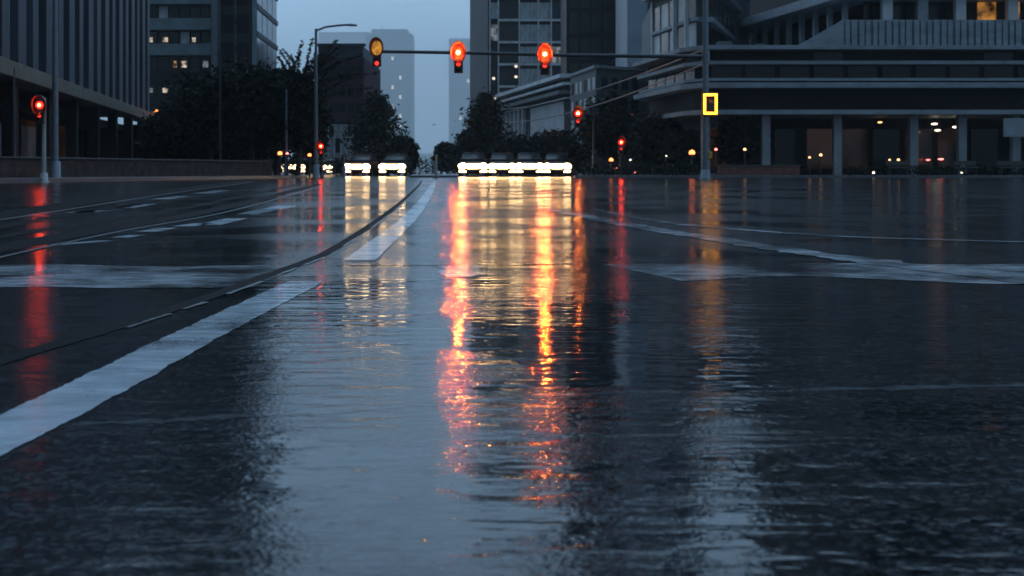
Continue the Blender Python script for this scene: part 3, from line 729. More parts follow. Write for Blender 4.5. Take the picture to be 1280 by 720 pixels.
# left wing above the podium, white posts
Fg = Face((X(816, 84), 84), (X(872, 75), 75)); Fh = Face((X(872, 75), 75), (X(885, 75.2), 75.2)); Fk = Face((X(885, 75.2), 75.2), (16.6, 89))
R = thing('wing_block', Fg.p(Fg.len, 0), 'glazed upper wing with two white posts over the corner building, left of the eave', 'building')
footprint(R, 'wall', [Fg.A, Fh.A, Fk.A, Fk.p(Fk.len, 0), (20, 97, 0), (10.5, 97, 0)], 7.7, 12.2, M['grey'])
for r in range(2):
    for c in range(5):
        pane(R, Fg, 0.3 + c * Fg.len / 5.1, 8.1 + r * 1.95, Fg.len / 5.1 - 0.35, 1.6, M['glass_b'] if (r + c) % 2 else M['glass_l'], -0.1, 0.04)
    for c in range(6):
        pane(R, Fk, 0.4 + c * 2.2, 8.1 + r * 1.95, 1.8, 1.5, M['glass'], -0.1, 0.04)
    for c in range(1):
        pane(R, Fh, 0.0 + c * 0.86, 8.1 + r * 1.95, 0.66, 1.6, M['glass'], -0.1, 0.04)
for px in (851, 866):
    a = Fg.at(px); part_box(R, 'post', Fg, a - 0.12, a + 0.12, 7.7, 12.6, 0.3, 0.55, M['white'], 0.02)
part_box(R, 'white_corner', Fg, 0, 0.3, 7.7, 12.2, 0.003, 0.15, M['white'])
part_box(R, 'floor_band', Fk, 0.1, Fk.len, 9.72, 10.02, 0, 0.3, M['ledge'])
part_box(R, 'roof_edge', Fk, 0.1, Fk.len, 12.0, 12.45, -0.4, 0.5, M['ledge'])
part_box(R, 'roof_edge', Fg, -0.3, Fg.len + 0.3, 12.2, 12.5, -0.4, 0.7, M['ledge'])
part_box(R, 'floor_band', Fg, 0.31, Fg.len, 9.78, 9.98, 0, 0.25, M['ledge'])

# ------------------------------------------------------------------ trees and plants
def leaf_quads(mb, rng, c, spread, n, size, up=0.0):
    for _ in range(n):
        p = Vector((rng.gauss(0, spread), rng.gauss(0, spread), rng.gauss(0, spread * 0.8))) + c
        s = size * rng.uniform(0.6, 1.4)
        a = Vector((rng.uniform(-1, 1), rng.uniform(-1, 1), rng.uniform(-0.7, 0.9))).normalized()
        b = a.cross(Vector((rng.uniform(-1, 1), rng.uniform(-1, 1), rng.uniform(-1, 1)))).normalized()
        mb.add([p - a * s, p + b * s * 0.38, p + a * s, p - b * s * 0.38], [(0, 1, 2, 3)])

def tree(label, px, d, ytop, wpx, kind='round', m='leaf', seed=1, ybot=None, group='street trees', fronds=0):
    rng = random.Random(seed); x = X(px, d); H = Z(ytop, d); r = wpx / 2 / FPX * d
    R = thing('tree', (x, d, 0), label, 'tree', group)
    mb = MB()
    hb = H * (0.28 if kind == 'round' else 0.1) if ybot is None else Z(ybot, d)
    tr = 0.05 * H ** 0.8 * 0.55
    mb.tube([(x, d, 0), (x + 0.03 * H, d, H * 0.35), (x + rng.uniform(-.04, .04) * H, d, H * 0.7), (x, d, H * 0.95)], [tr * 1.5, tr, tr * 0.6, tr * 0.15], 10)
    cr = MB()
    if kind == 'round':
        for k in range(34):
            a = rng.uniform(0, 2 * math.pi); e = rng.uniform(-0.85, 1.0); q = math.sqrt(max(0, 1 - e * e)) * rng.uniform(0.55, 1.0)
            c = Vector((x + r * q * math.cos(a), d + r * q * math.sin(a), hb + (H - hb) * (0.5 + 0.46 * e)))
            if k % 3 == 0: mb.tube([(x, d, H * rng.uniform(0.3, 0.6)), (x * 0.5 + c.x * 0.5, d * 0.5 + c.y * 0.5, c.z * 0.55 + H * 0.2), c], [tr * 0.45, tr * 0.25, tr * 0.08], 6, False)
            leaf_quads(cr, rng, c, r * 0.24, 120, 0.20 * max(1, d / 85))
        for k in range(14):
            c = Vector((x + rng.uniform(-.5, .5) * r, d + rng.uniform(-.5, .5) * r, hb + (H - hb) * rng.uniform(0.2, 0.8)))
            leaf_quads(cr, rng, c, r * 0.3, 110, 0.24 * max(1, d / 85))
    else:
        for k in range(60):
            t = (k + 0.5) / 60; rad = r * (1 - t) ** 0.75 * rng.uniform(0.65, 1.1); a = rng.uniform(0, 2 * math.pi)
            c = Vector((x + rad * 0.75 * math.cos(a), d + rad * 0.75 * math.sin(a), hb + (H - hb) * t))
            if k % 4 == 0: mb.tube([(x, d, c.z + 0.1), c], [tr * 0.3, tr * 0.08], 5, False)
            leaf_quads(cr, rng, c, 0.12 * r + rad * 0.26, 75, 0.20 * max(1, d / 85))
    obj('trunk', mb, M['bark'], R); obj('crown', cr, M[m], R)
    if fronds:
        fb = MB()
        for k in range(fronds):
            a = rng.uniform(-0.35, 1.15); ln = rng.uniform(1.8, 3.2)
            p0 = Vector((x + rng.uniform(-.4, .7) * r, d + rng.uniform(-.5, .5), H * rng.uniform(0.72, 0.95)))
            dirv = Vector((math.sin(a), rng.uniform(-.4, .4), math.cos(a)))
            pts = [p0 + dirv * ln * t + Vector((math.sin(a) * 0.35 * t * t * ln, 0, -0.16 * t * t * ln)) for t in (0, .25, .5, .75, 1)]
            fb.tube(pts, [0.03, 0.025, 0.02, 0.012, 0.005], 5, False)
            for j in range(80):
                t = rng.uniform(0.15, 1.0); q = p0 + dirv * ln * t + Vector((math.sin(a) * 0.35 * t * t * ln, 0, -0.16 * t * t * ln))
                leaf_quads(fb, rng, q, 0.035, 1, 0.11)
        obj('fronds', fb, M[m], R)
    return R
tree('dark leafy tree beside the balcony tower, lower than its neighbours', 222, 70, 140, 70, seed=2)
tree('broad dark tree in the left clump below the dark tower', 262, 67, 104, 96, seed=3)
tree('tallest tree of the left clump, right of the broad one', 312, 66, 82, 104, seed=4)
tree('tree with arching fronds against the sky, left of the street lamp', 372, 63.5, 94, 60, seed=5, fronds=34)
tree('rounded dark tree behind the thin grey post', 345, 69, 92, 70, seed=25)
tree('small dark tree at the right end of the left clump', 384, 74, 138, 44, seed=6)
tree('low bushy tree over the rubble wall end', 300, 72, 150, 150, seed=7, ybot=215)
tree('wide low tree filling the left clump over the stone wall', 225, 74, 168, 80, seed=8, ybot=212)
tree('dark conical tree left of the far street end', 470, 98, 124, 84, 'cone', seed=9, ybot=208)
tree('small dark tree at the foot of the conical one', 498, 92, 176, 40, seed=10, ybot=210)
tree('dark pine under the middle red signal, right of the street end', 606, 100, 122, 70, 'cone', seed=11, ybot=206)
tree('smaller pine at the left foot of the pine by the street end', 584, 104, 168, 40, 'cone', seed=12, ybot=208)
tree('small round tree at the far end of the street', 558, 128, 182, 24, seed=13, ybot=212)
tree('dark tree below the podium screen, left of the orange-red signal', 690, 92, 176, 74, seed=14, ybot=212)
tree('low dark tree under the podium mullions', 650, 90, 180, 60, seed=15, ybot=210)
tree('dark street tree right of the low grey corner block', 765, 80, 126, 68, seed=16, ybot=196, m='leaf_b')
tree('bushy tree before the receding wing of the corner building', 822, 76, 152, 62, seed=17, ybot=208, m='leaf_b')
tree('low dark tree left of the yellow framed signal', 852, 73, 170, 44, seed=18, ybot=210)
tree('round dark tree below the corner building ledges, right of the yellow framed signal', 930, 72.5, 152, 58, seed=19, ybot=205)

def hedge(label, x0, x1, d, ytop, seed, m='leaf'):
    rng = random.Random(seed); mb = MB(); a, b = X(x0, d), X(x1, d); h = Z(ytop, d)
    R = thing('hedge', ((a + b) / 2, d, 0), label, 'hedge', 'hedges')
    n = int(260 * (b - a))
    for _ in range(n):
        leaf_quads(mb, rng, Vector((rng.uniform(a, b), d + rng.uniform(-.35, .35), rng.uniform(0.05, h * 0.95))), 0.05, 1, 0.10)
    st = MB(); k = a
    while k < b: st.tube([(k, d, 0), (k + 0.1, d, h * 0.75)], [0.03, 0.01], 5); k += 0.5
    obj('foliage', mb, M[m], R); tag(obj('stems', st, M['bark'], R), kind='stuff')
hedge('low dark hedge on the median at the street end', 514, 570, 84, 198, 31)
hedge('clipped hedge in front of the corner building, right part', 1060, 1285, 67.2, 206, 32)
hedge('clipped hedge in front of the corner building under the trees', 716, 872, 66.4, 205, 33)
hedge('dark undergrowth hedge behind the rubble wall end', 318, 430, 80, 196, 34)
# long low planter with red brick face
F = Face((X(899, 66.2), 66.2), (X(1000, 66.2), 66.2))
R = thing('planter', F.p(F.len / 2, 0.12), 'long low red brick planter before the corner building', 'planter')
part_box(R, 'wall', F, 0, F.len, 0.12, 0.62, -0.5, 0, M['brickred'], 0.02)
part_box(R, 'coping', F, -0.05, F.len + 0.05, 0.623, 0.70, -0.55, 0.05, M['cap'], 0.01)
for k, (pa, pb) in enumerate(((1196, 1224), (1250, 1284), (1110, 1138))):
    F = Face((X(pa, 66), 66), (X(pb, 66), 66))
    R = thing('bench', F.p(F.len / 2, 0.12), ('slim bench before the hedge, left of the rightmost one', 'rightmost slim bench before the hedge', 'slim bench before the hedge between the two pale columns')[k], 'bench', 'benches before the corner building')
    part_box(R, 'seat', F, 0, F.len, 0.52, 0.60, -0.4, 0, M['cap'])
    part_box(R, 'backrest', F, 0, F.len, 0.68, 0.92, -0.42, -0.38, M['cap'])
    for a in (0.08, F.len - 0.16): part_box(R, 'leg', F, a, a + 0.07, 0.12, 0.52, -0.36, -0.05, M['dmetal'])

# ------------------------------------------------------------------ signals, lamps, posts
def cowl(mb, c, rx, rz, depth, t=0.03, flare=1.08):
    """elliptic hood opening towards the viewer (-Y), longer at the top"""
    seg = 28; c = Vector(c); vs = []
    for k in range(seg):
        a = k * 2 * math.pi / seg; ca, sa = math.cos(a), math.sin(a)
        dep = depth * (0.75 + 0.25 * sa)
        for (sx, y) in ((1, 0), (flare, -dep), (flare + t / rx, -dep), (1 + t / rx, 0)):
            vs.append(c + Vector((rx * sx * ca, y, rz * sx * sa)))
    fs = []
    for k in range(seg):
        j = (k + 1) % seg
        for q in range(4): fs.append((k * 4 + q, k * 4 + (q + 1) % 4, j * 4 + (q + 1) % 4, j * 4 + q))
    mb.add(vs, fs, True); return mb
def disc(mb, c, rx, rz, bulge=0.03, seg=24):
    c = Vector(c); n0 = len(mb.v); vs = [c + Vector((0, -bulge, 0))]
    for rr_, bb in ((0.6, 0.75), (1.0, 0)):
        vs += [c + Vector((rx * rr_ * math.cos(k * 2 * math.pi / seg), -bulge * bb, rz * rr_ * math.sin(k * 2 * math.pi / seg))) for k in range(seg)]
    fs = [(0, 1 + k, 1 + (k + 1) % seg) for k in range(seg)] + [(1 + k, 1 + seg + k, 1 + seg + (k + 1) % seg, 1 + (k + 1) % seg) for k in range(seg)]
    return mb.add(vs, fs, True)

def signal_head(R, c, s=1.0, lit='red', core='core_red', oval=True):
    """three-aspect head, c = centre of the lit top lens (local to the world), s = scale"""
    c = Vector(c); Y = Vector((0, 1, 0))
    mb = MB(); mb.box(c + Vector((-0.2 * s, 0, -0.92 * s)), c + Vector((0.2 * s, 0.26 * s, 0.34 * s))); obj('housing', mb, M['housing'], R, 0.03 * s)
    if oval:
        mb = MB(); cowl(mb, c, 0.30 * s, 0.43 * s, 0.34 * s); disc(mb, c + Y * 0.002, 0.31 * s, 0.44 * s, 0.0); obj('hood', mb, M['redpaint' if lit == 'red' else 'redhood'], R)  # oval added to stand in for the glow round the lamp
    if lit == 'red':
        mb = MB(); disc(mb, c - Y * 0.012, 0.17 * s, 0.17 * s, 0.04 * s); ln = obj('lens', mb, M['red'], R)
        mb = MB(); disc(mb, c - Y * (0.012 + 0.042 * s), 0.10 * s, 0.10 * s, 0.03 * s); obj('lamp', mb, M['lamp_red' if core == 'core_red' else 'lamp_small'], ln)
        mb = MB(); disc(mb, c - Y * (0.012 + 0.085 * s), 0.05 * s, 0.05 * s, 0.03 * s); obj('bulb', mb, M[core], ln)
    elif lit == 'amber':
        mb = MB(); disc(mb, c - Y * 0.012, 0.25 * s, 0.36 * s, 0.06 * s); obj('lens', mb, M['amber'], R)
    for k, dz in enumerate((-0.50, -0.76)):
        cc = c + Vector((0, 0, dz * s)); mb = MB(); disc(mb, cc - Y * 0.01, 0.10 * s, 0.10 * s, 0.03 * s)
        obj('lens', mb, M['red_dim'] if k == (0 if lit == 'red' else 1) else M['unlit'], R)  # on red heads the dim lens stands in for red light on the housing
        mb = MB(); cowl(mb, cc, 0.115 * s, 0.115 * s, 0.20 * s, 0.012 * s); obj('visor', mb, M['redpaint'], R)

# mast arm with its pole
d = 55.0; px0 = 882
R = thing('signal_mast', (X(px0, d), d, 0.0), 'tall grey signal mast at the right corner with a long arm across the road', 'signal mast')
x0 = X(px0, d)
mb = MB(); mb.tube([(x0, d, 0.0), (x0, d, 3.4), (x0, d, 9.5)], [0.15, 0.14, 0.11], 14); obj('pole', mb, M['metal'], R)
mb = MB(); mb.lathe([(0.0, 0.42), (0.2, 0.42), (0.24, 0.05), (0.32, 0.04), (0.32, 0.0)], (x0, d, 0), (0, 0, 1), 16); obj('base', mb, M['metal'], R)
mb = MB(); mb.tube([(x0, d, Z(71, d)), (X(700, d), d, Z(69, d)), (X(575, d), d, Z(66, d)), (X(476, d), d, Z(64.5, d))], [0.10, 0.085, 0.08, 0.075], 10); obj('arm', mb, M['dmetal'], R)
mb = MB(); mb.tube([(x0, d, Z(71, d) - 0.25), (x0, d, Z(71, d) + 0.25)], 0.19, 14); obj('collar', mb, M['metal'], R)
mb = MB()
for k in range(5): mb.tube([(x0 + 0.16, d - 0.05, 0.9 + k * 0.5), (x0 + 0.16, d - 0.05, 1.2 + k * 0.5)], 0.02, 6)
obj('conduit', mb, M['dmetal'], R)
for px, py, lit, lab in ((471, 60, 'amber', 'traffic signal with an amber face at the free end of the mast arm'), (573, 66, 'red', 'middle red traffic signal on the mast arm against the sky'), (681, 68, 'red', 'red traffic signal on the mast arm before the gridded tower')):
    dd = d - 0.42
    R = thing('traffic_signal', (X(px, dd), dd, Z(py, dd)), lab, 'traffic light', 'signals on the mast arm')
    signal_head(R, (X(px, dd), dd, Z(py, dd)), 1.0 if lit == 'red' else 0.92, lit)
    mb = MB(); mb.box((X(px, dd) - 0.05, dd + 0.261, Z(py, dd) - 0.25), (X(px, dd) + 0.05, d - 0.06, Z(py, dd) + 0.12)); obj('bracket', mb, M['dmetal'], R)

# yellow framed pedestrian signal on the mast
dd = d - 0.33; c = Vector((X(888, dd), dd, Z(130, dd)))
R = thing('pedestrian_signal', c, 'pedestrian signal with a glowing yellow frame on the right signal mast', 'pedestrian signal')
w2, h2, t = 0.31, 0.47, 0.10
mb = MB(); mb.box(c + Vector((-w2 - 0.07, 0.02, -h2 - 0.07)), c + Vector((w2 + 0.07, 0.24, h2 + 0.07))); obj('housing', mb, M['housing'], R, 0.03)
mb = MB()
mb.box(c + Vector((-w2, -0.03, h2 - t)), c + Vector((w2, 0.019, h2))); mb.box(c + Vector((-w2, -0.03, -h2)), c + Vector((w2, 0.019, -h2 + t)))
mb.box(c + Vector((-w2, -0.03, -h2 + t)), c + Vector((-w2 + t, 0.019, h2 - t))); mb.box(c + Vector((w2 - t, -0.03, -h2 + t)), c + Vector((w2, 0.019, h2 - t)))
obj('light_frame', mb, M['yel'], R)
mb = MB(); mb.box(c + Vector((-w2 + t + 0.002, 0.0, -h2 + t + 0.002)), c + Vector((w2 - t - 0.002, 0.018, h2 - t - 0.002))); obj('screen', mb, M['unlit'], R)
mb = MB()   # dim figure on the screen: bar, stroke and hook
for a, b in (((-0.11, 0.17), (-0.02, 0.19)), ((-0.045, 0.06), (-0.02, 0.17)), ((0.02, 0.05), (0.045, 0.21)), ((0.045, 0.12), (0.10, 0.145)), ((0.085, 0.05), (0.11, 0.12))):
    mb.box(c + Vector((a[0], -0.006, a[1])), c + Vector((b[0], -0.001, b[1])))
obj('symbol', mb, M['digit'], R)
mb = MB(); mb.tube([c + Vector((-0.05, 0.24, 0.2)), (x0 + 0.02, d - 0.1, c.z + 0.2)], 0.05, 8); mb.tube([c + Vector((-0.05, 0.24, -0.3)), (x0 + 0.02, d - 0.1, c.z - 0.3)], 0.05, 8); obj('bracket', mb, M['dmetal'], R)
# small button box lower on the mast
c = Vector((x0 + 0.19, d - 0.16, 1.1))
R = thing('push_button_box', c, 'small push-button box low on the right signal mast', 'button box')
mb = MB(); mb.box(c + Vector((-0.09, 0, -0.16)), c + Vector((0.09, 0.12, 0.16))); obj('box', mb, M['yellow'], R, 0.015)
mb = MB(); disc(mb, c + Vector((0, -0.003, 0.02)), 0.05, 0.05, 0.02); obj('button', mb, M['metal'], R)

# pole mounted signals
def pole_signal(px, py, d, lab, s=0.8, core='core_red', polem='metal', oval=True, poletop=0.4, dx=0.0, pr=0.06):
    x, z = X(px, d), Z(py, d)
    R = thing('traffic_signal', (x, d, 0), lab, 'traffic light', 'signals on posts')
    signal_head(R, (x, d - 0.35 * s, z), s, 'red', core, oval)
    mb = MB(); mb.tube([(x + dx, d + 0.12, 0), (x + dx, d + 0.12, z + poletop * s)], [pr, pr * 0.85], 10); obj('pole', mb, M[polem], R)
    mb = MB(); mb.lathe([(0.001, 0.3), (pr * 1.6, 0.3), (pr * 1.8, 0.04), (pr * 2.6, 0.03), (pr * 2.6, 0)], (x + dx, d + 0.12, 0), (0, 0, 1), 12); obj('base', mb, M[polem], R)
    if dx:
        mb = MB(); mb.tube([(x, d - 0.1, z), (x + dx, d + 0.12, z)], 0.04, 6); obj('bracket', mb, M['dmetal'], R)
    return R
pole_signal(53, 132, 37, 'red traffic signal on a pale post at the far left before the office block', 0.62, core='core_rs', polem='palemetal', pr=0.07)
pole_signal(722, 142, 70, 'orange-red traffic signal before the low grey corner block', 0.9, core='core_or', dx=0.95, polem='dmetal')
pole_signal(776, 178, 69, 'red traffic signal low under the tree right of the grey corner block', 0.72, core='core_rs', polem='dmetal')
pole_signal(402, 183, 60.5, 'small red traffic signal at the foot of the curved street lamp', 0.6, core='core_rs', polem='dmetal', oval=True)

def beacon(px, py, d, lab, m, r, cat='lamp', polem='dmetal', name='beacon_lamp'):
    r *= 0.72; x, z = X(px, d), Z(py, d)
    R = thing(name, (x, d, 0), lab, cat, 'small lamps on posts')
    mb = MB(); mb.lathe([(0.001, r), (r * 0.7, r * 0.7), (r, 0), (r * 0.7, -r * 0.7), (0.001, -r)], (x, d, z), (0, 0, 1), 12); obj('globe', mb, M[m], R)
    mb = MB(); mb.lathe([(0.001, -r * 0.5), (r * 1.15, -r * 0.5), (r * 0.6, -r * 1.3), (0.04, -r * 1.4)], (x, d, z), (0, 0, 1), 12); obj('socket', mb, M['housing'], R)
    mb = MB(); mb.tube([(x, d + 0.02, 0), (x, d + 0.02, z - r * 0.9)], 0.045, 8); obj('pole', mb, M[polem], R)
beacon(387, 194, 60, 'orange globe lamp left of the small red signal', 'orange_s', 0.13)
beacon(350, 192, 60, 'orange globe lamp left of the thin post by the trees', 'orange_s', 0.16)
beacon(359, 192, 61.5, 'pale pink lamp on the thin post by the trees', 'pink', 0.10)
beacon(789, 144, 84, 'small pink lamp high before the tree by the grey corner block', 'pink', 0.13)
beacon(865, 191, 67.5, 'bright orange lamp low at the left of the signal mast', 'orange_s', 0.24)
beacon(764, 200, 72, 'orange lamp low in front of the street tree', 'orange_s', 0.18)
beacon(770, 211, 68, 'pink lamp close to the ground under the street tree', 'pink', 0.10)
beacon(788, 200, 74, 'small pale lamp right of the low red signal', 'lamp_white', 0.09)
beacon(794, 216, 68, 'dim pink lamp at kerb height by the hedge', 'pink', 0.09)
beacon(931, 187, 69, 'warm lamp under the round tree by the signal mast', 'lamp_warm', 0.13)
beacon(845, 176, 74.5, 'small white lamp in the bushy tree', 'lamp_white', 0.08)
beacon(833, 195, 72, 'tiny white lamp below the bushy tree', 'lamp_white', 0.07)
beacon(895, 187, 66.5, 'dim red lamp just right of the signal mast', 'pink', 0.12)
beacon(1012, 197, 67.6, 'warm lamp left of the nearer pale column', 'lamp_warm', 0.10)
beacon(1026, 194, 68, 'taller warm lamp beside the nearer pale column', 'lamp_warm', 0.13)
beacon(1112, 200, 67.8, 'orange lamp between the two pale columns, left one', 'lamp_warm', 0.09)
beacon(1123, 200, 68.2, 'orange lamp between the two pale columns, right one', 'lamp_warm', 0.12)
beacon(1092, 216, 65, 'white lamp at ground height before the hedge', 'lamp_white', 0.10)
beacon(1202, 216, 65, 'faint white ground lamp before the benches', 'lamp_white', 0.07)

# lamps hanging under the corner building
for k, (px, py, m, r) in enumerate(((1100, 153, 'lamp_warm', 0.10), (1168, 155, 'lamp_white', 0.13), (1172, 163, 'lamp_white', 0.13), (1195, 159, 'lamp_white', 0.15), (1160, 200, 'pink', 0.09), (1176, 199, 'pink', 0.12))):
    dd = 73.5; x, z = X(px, dd), Z(py, dd)
    lab = ('dim orange pendant lamp under the ledge between the pale columns', 'white pendant lamp right of the farther pale column, upper one', 'white pendant lamp right of the farther pale column, lower one', 'white pendant lamp under the ledge, farthest right', 'small pink lantern low beside the farther pale column', 'larger pink lantern low beside the farther pale column')[k]
    R = thing('pendant_lamp', (x, dd, z), lab, 'lamp', 'lamps under the corner building')
    mb = MB(); mb.lathe([(0.001, r * 0.5), (r * 1.3, r * 0.35), (r * 1.4, -r * 0.2), (0.001, -r * 0.45)], (x, dd, z), (0, 0, 1), 12); obj('shade', mb, M[m], R)
    mb = MB(); mb.tube([(x, dd, z + r * 0.4), (x, dd, 3.66)], 0.012, 5); obj('cable', mb, M['dmetal'], R)
# hanging pale sign at the right edge
dd = 69.2; F = Face((X(1255, dd), dd), (X(1300, dd), dd))
R = thing('hanging_sign', F.p(1, 2.9), 'pale blue hanging sign under the ledge at the right edge', 'sign')
part_box(R, 'panel', F, 0, F.len, Z(171, dd), Z(148, dd), -0.12, 0, M['sign_pale'], 0.03)
part_box(R, 'face_patch', F, 0.15, 0.55, Z(168, dd), Z(158, dd), 0.003, 0.02, M['pale'])
for a in (0.3, F.len - 0.3): part_box(R, 'hanger', F, a, a + 0.04, Z(148, dd), 3.66, -0.08, -0.04, M['dmetal'])
# amber beacon on the office block
F = Face((-16.83, 31), (-26.3, 87)); a = F.at(172); p = F.p(a, 0, 1.25); z = Z(140, p.y)
R = thing('wall_lamp', (p.x, p.y, z), 'orange wall lamp below the ledge at the far end of the office block', 'lamp')
mb = MB(); mb.lathe([(0.001, 0.16), (0.14, 0.1), (0.17, 0), (0.14, -0.1), (0.001, -0.16)], (p.x, p.y, z), (0, 0, 1), 12); obj('globe', mb, M['orange_s'], R)
mb = MB(); mb.tube([(p.x, p.y, z + 0.1), (p.x - 0.25, p.y + 0.1, z + 0.3)], 0.03, 6); obj('bracket', mb, M['dmetal'], R)

# street lamps and plain posts
def street_lamp(px, d, ytop, lab, arm=None, m='dmetal', r=0.08):
    x, z = X(px, d), Z(ytop, d)
    R = thing('street_lamp', (x, d, 0), lab, 'street lamp')
    mb = MB(); mb.tube([(x, d, 0), (x, d, z * 0.5), (x, d, z)], [r, r * 0.85, r * 0.62], 12); obj('pole', mb, M[m], R)
    mb = MB(); mb.lathe([(0.001, 0.7), (r * 1.5, 0.7), (r * 1.6, 0.05), (r * 2.4, 0.04), (r * 2.4, 0)], (x, d, 0), (0, 0, 1), 12); obj('base', mb, M[m], R)
    if arm:
        ax, az = X(arm[0], d), Z(arm[1], d)
        mb = MB(); mb.tube([(x, d, z - 0.1), (x + (ax - x) * 0.3, d, z + (az - z) * 0.45), (x + (ax - x) * 0.7, d, z + (az - z) * 0.85), (ax, d, az)], r * 0.5, 8); obj('arm', mb, M[m], R)
        mb = MB(); mb.lathe([(0.001, -0.1), (0.09, -0.05), (0.13, 0.2), (0.11, 0.5), (0.001, 0.6)], (ax - 0.1, d, az), (1, 0, -0.05), 12, 1.0, 0.55); obj('lamp_head', mb, M[m], R)
street_lamp(395, 61.5, 36, 'street lamp with a curved arm reaching right before the maroon block', (435, 31), 'metal', 0.11)
street_lamp(69, 42, -40, 'tall blue-grey lamp post rising before the finned office block', None, 'metal', 0.12)
street_lamp(17, 43, 84, 'shorter dark post left of the pale red-signal post', None, 'dmetal', 0.08)
street_lamp(275, 58, 60, 'thin dark post in front of the left tree clump', None, 'dmetal', 0.06)
street_lamp(358, 62, 112, 'thin grey post at the right of the left tree clump', None, 'metal', 0.08)
street_lamp(742, 76, 150, 'thin pale post left of the low red signal', None, 'palemetal', 0.08)
street_lamp(430, 80, 192, 'short pale post left of the nearer headlights', None, 'metal', 0.08)

d = 62; x = X(545, d)
R = thing('marker_post', (x, d, 0), 'pale upright marker post on the median at the street end', 'post')
mb = MB(); mb.tube([(x, d, 0), (x, d, Z(193, d))], [0.07, 0.06], 10); obj('post', mb, M['palemetal'], R)
mb = MB(); mb.lathe([(0.2, 0), (0.2, 0.04), (0.1, 0.1), (0.05, 0.12)], (x, d, 0), (0, 0, 1), 12); obj('base', mb, M['dmetal'], R)
mb = MB(); mb.tube([(x, d, 1.0), (x, d, 1.12)], 0.075, 10); obj('reflector_band', mb, M['yellow'], R)
# median strip
mb = MB(); mb.prism([(X(512, 66), 66), (X(572, 66), 66), (X(572, 110), 110), (X(520, 110), 110)], -0.05, 0.13); tag(obj('median', mb, M['kerb'], bevel=0.03), kind='structure')

# overhead cables
for k, (p0, p1, sag, lab) in enumerate((((590, 136, 128), (880, 62, 55.2), 1.0, 'upper dark overhead cable slanting up to the signal mast'), ((590, 150, 128), (880, 80, 55.2), 1.2, 'lower dark overhead cable slanting up to the signal mast'))):
    a = Vector((X(p0[0], p0[2]), p0[2], Z(p0[1], p0[2]))); b = Vector((X(p1[0], p1[2]), p1[2], Z(p1[1], p1[2])))
    mb = MB(); mb.tube([a.lerp(b, t / 16) - Vector((0, 0, sag * 4 * (t / 16) * (1 - t / 16))) for t in range(17)], 0.035, 6)
    tag(obj('overhead_cable', mb, M['dmetal']), lab, 'cable', 'overhead cables')

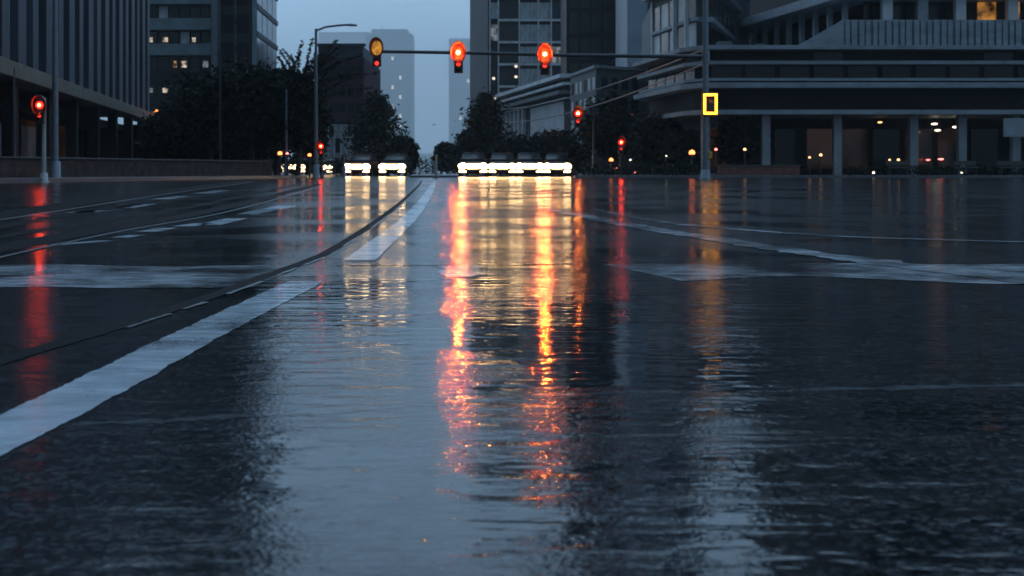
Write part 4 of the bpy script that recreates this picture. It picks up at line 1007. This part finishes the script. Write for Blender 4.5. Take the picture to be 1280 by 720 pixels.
# ------------------------------------------------------------------ cars
def loft(mb, sections):
    """sections: list of (y, [(x, z), ...]) half profiles mirrored"""
    n = len(sections[0][1]); rings = []
    for y, pr in sections:
        rings.append([Vector((x_, y, z_)) for x_, z_ in pr] + [Vector((-x_, y, z_)) for x_, z_ in reversed(pr)])
    vs = [v for r in rings for v in r]; k = 2 * n
    fs = [(i * k + j, i * k + (j + 1) % k, (i + 1) * k + (j + 1) % k, (i + 1) * k + j) for i in range(len(rings) - 1) for j in range(k)]
    mb.add(vs, fs, True); mb.add(rings[0], [tuple(range(k))]); mb.add(rings[-1], [tuple(range(k))[::-1]])
    return mb
def make_car(lab, paint, group, head='head', bar='bar'):
    R = thing('car', (0, 0, 0), lab, 'car', group)
    def sec(y, w_, zb, zt, wt=None):
        wt = wt or w_ * 0.93
        return (y, [(0.0, zb), (w_ * 0.85, zb), (w_, zb + 0.12), (w_, (zb + zt) / 2), (wt, zt - 0.05), (wt * 0.9, zt), (0.0, zt + 0.02)])
    b = MB(); loft(b, [sec(-2.22, 0.74, 0.3, 0.68), sec(-2.1, 0.86, 0.2, 0.78), sec(-1.6, 0.9, 0.18, 0.92), sec(-0.9, 0.91, 0.18, 1.0), sec(0.8, 0.91, 0.18, 1.02), sec(1.8, 0.9, 0.2, 1.05), sec(2.12, 0.86, 0.24, 0.98), sec(2.2, 0.78, 0.34, 0.85)])
    obj('body', b, M[paint], R, local=True)
    def cab(y, w_, zt, zb=0.98): return (y, [(0.0, zb), (w_ * 1.12, zb), (w_ * 1.06, zb + 0.12), (w_, zt - 0.08), (w_ * 0.92, zt - 0.01), (0.0, zt)])
    g = MB(); loft(g, [cab(-1.0, 0.76, 1.12), cab(-0.25, 0.68, 1.46), cab(0.6, 0.68, 1.5), cab(1.3, 0.7, 1.42), cab(1.95, 0.74, 1.14)])
    obj('cabin_glass', g, M['carglass'], R, local=True)
    r = MB(); loft(r, [(-0.2, [(0, 1.47), (0.66, 1.45), (0.7, 1.47), (0.6, 1.5), (0, 1.505)]), (0.6, [(0, 1.5), (0.66, 1.48), (0.7, 1.5), (0.6, 1.54), (0, 1.55)]), (1.3, [(0, 1.42), (0.66, 1.4), (0.7, 1.42), (0.6, 1.45), (0, 1.46)])])
    obj('roof', r, M[paint], R, local=True)
    for sx in (-1, 1):
        mb = MB(); mb.lathe([(0.001, 0.12), (0.11, 0.1), (0.15, 0.0), (0.13, -0.08)], (sx * 0.62, -2.17, 0.66), (0, -1, 0.05), 16, 1.95, 1.25)
        obj('headlight', mb, M[head], R, local=True)
        mb = MB(); mb.box((sx * 0.64 - 0.22, -2.25, 0.28), (sx * 0.64 + 0.22, -2.16, 0.42)); obj('fog_lamp', mb, M[bar], R, 0.02, local=True)  # added glowing block, thickens the headlight streak downwards
        mb = MB(); mb.box((sx * 0.98 - 0.1, -0.86, 1.0), (sx * 0.98 + 0.1, -0.72, 1.16)); obj('mirror', mb, M[paint], R, 0.03, local=True)
        mb = MB(); mb.box((sx * 0.62 - 0.2, 2.16, 0.72), (sx * 0.62 + 0.2, 2.23, 0.86)); obj('tail_light', mb, M['redpaint'], R, 0.02, local=True)
        for y in (-1.4, 1.4):
            mb = MB(); mb.lathe([(0.2, -0.1), (0.32, -0.1), (0.335, -0.05), (0.335, 0.05), (0.32, 0.1), (0.2, 0.1)], (sx * 0.82, y, 0.335), (1, 0, 0), 20); wt = obj('wheel', mb, M['tyre'], R, local=True)
            mb = MB(); mb.lathe([(0.001, 0.09), (0.06, 0.1), (0.2, 0.08), (0.2, -0.08), (0.001, -0.09)], (sx * 0.82, y, 0.335), (sx, 0, 0), 16); obj('rim', mb, M['rim'], wt, local=True)
    mb = MB(); mb.box((-0.38, -2.29, 0.50), (0.38, -2.20, 0.82)); obj('light_bar', mb, M[bar], R, 0.01, local=True)  # added glowing panel, fills the streak between the headlights
    mb = MB(); mb.box((-0.5, -2.26, 0.36), (0.5, -2.18, 0.52)); obj('grille', mb, M['tyre'], R, 0.02, local=True)
    mb = MB(); mb.box((-0.26, -2.285, 0.40), (0.26, -2.262, 0.50)); obj('number_plate', mb, M['plate'], R, local=True)
    return R
protos = {}
def place_car(px, d, rz, paint, lab, group, head='head', bar='bar'):
    key = (paint, head)
    if key not in protos: c = protos[key] = make_car(lab, paint, group, head, bar)
    else: c = copy_tree(protos[key]); tag(c, lab, 'car', group)
    c.location = (X(px, d), d + 2.2, 0.0); c.rotation_euler = (0, 0, rz)
    return c
GQ = 'waiting cars with bright headlights'
place_car(590, 74, 0.03, 'car_black', 'black car with lit headlights, first from the left of the right queue', GQ)
place_car(628, 76.5, 0.0, 'car_grey', 'grey car with lit headlights, second in the right queue', GQ)
place_car(662, 74.5, 0.0, 'car_blue', 'dark blue car with lit headlights, third in the right queue', GQ)
place_car(698, 76, -0.04, 'car_black', 'black car with lit headlights at the right end of the right queue', GQ)
place_car(448, 82, -0.05, 'car_red', 'dark red car with lit headlights, left of the pair left of the median', GQ)
place_car(492, 81, -0.05, 'car_black', 'black car with lit headlights, nearest the median on its left', GQ)
place_car(371, 88, -0.12, 'car_grey', 'grey car with dim headlights behind the thin post by the trees', GQ, 'head_far', 'head_far')
place_car(405, 96, -0.1, 'car_grey', 'grey car with dim headlights behind the small red signal', GQ, 'head_far', 'head_far')
GP = 'parked cars by the corner building'
for px, d, paint, lab in ((1080, 67.5, 'car_black', 'black parked car between the pale columns behind the hedge'),):
    pass
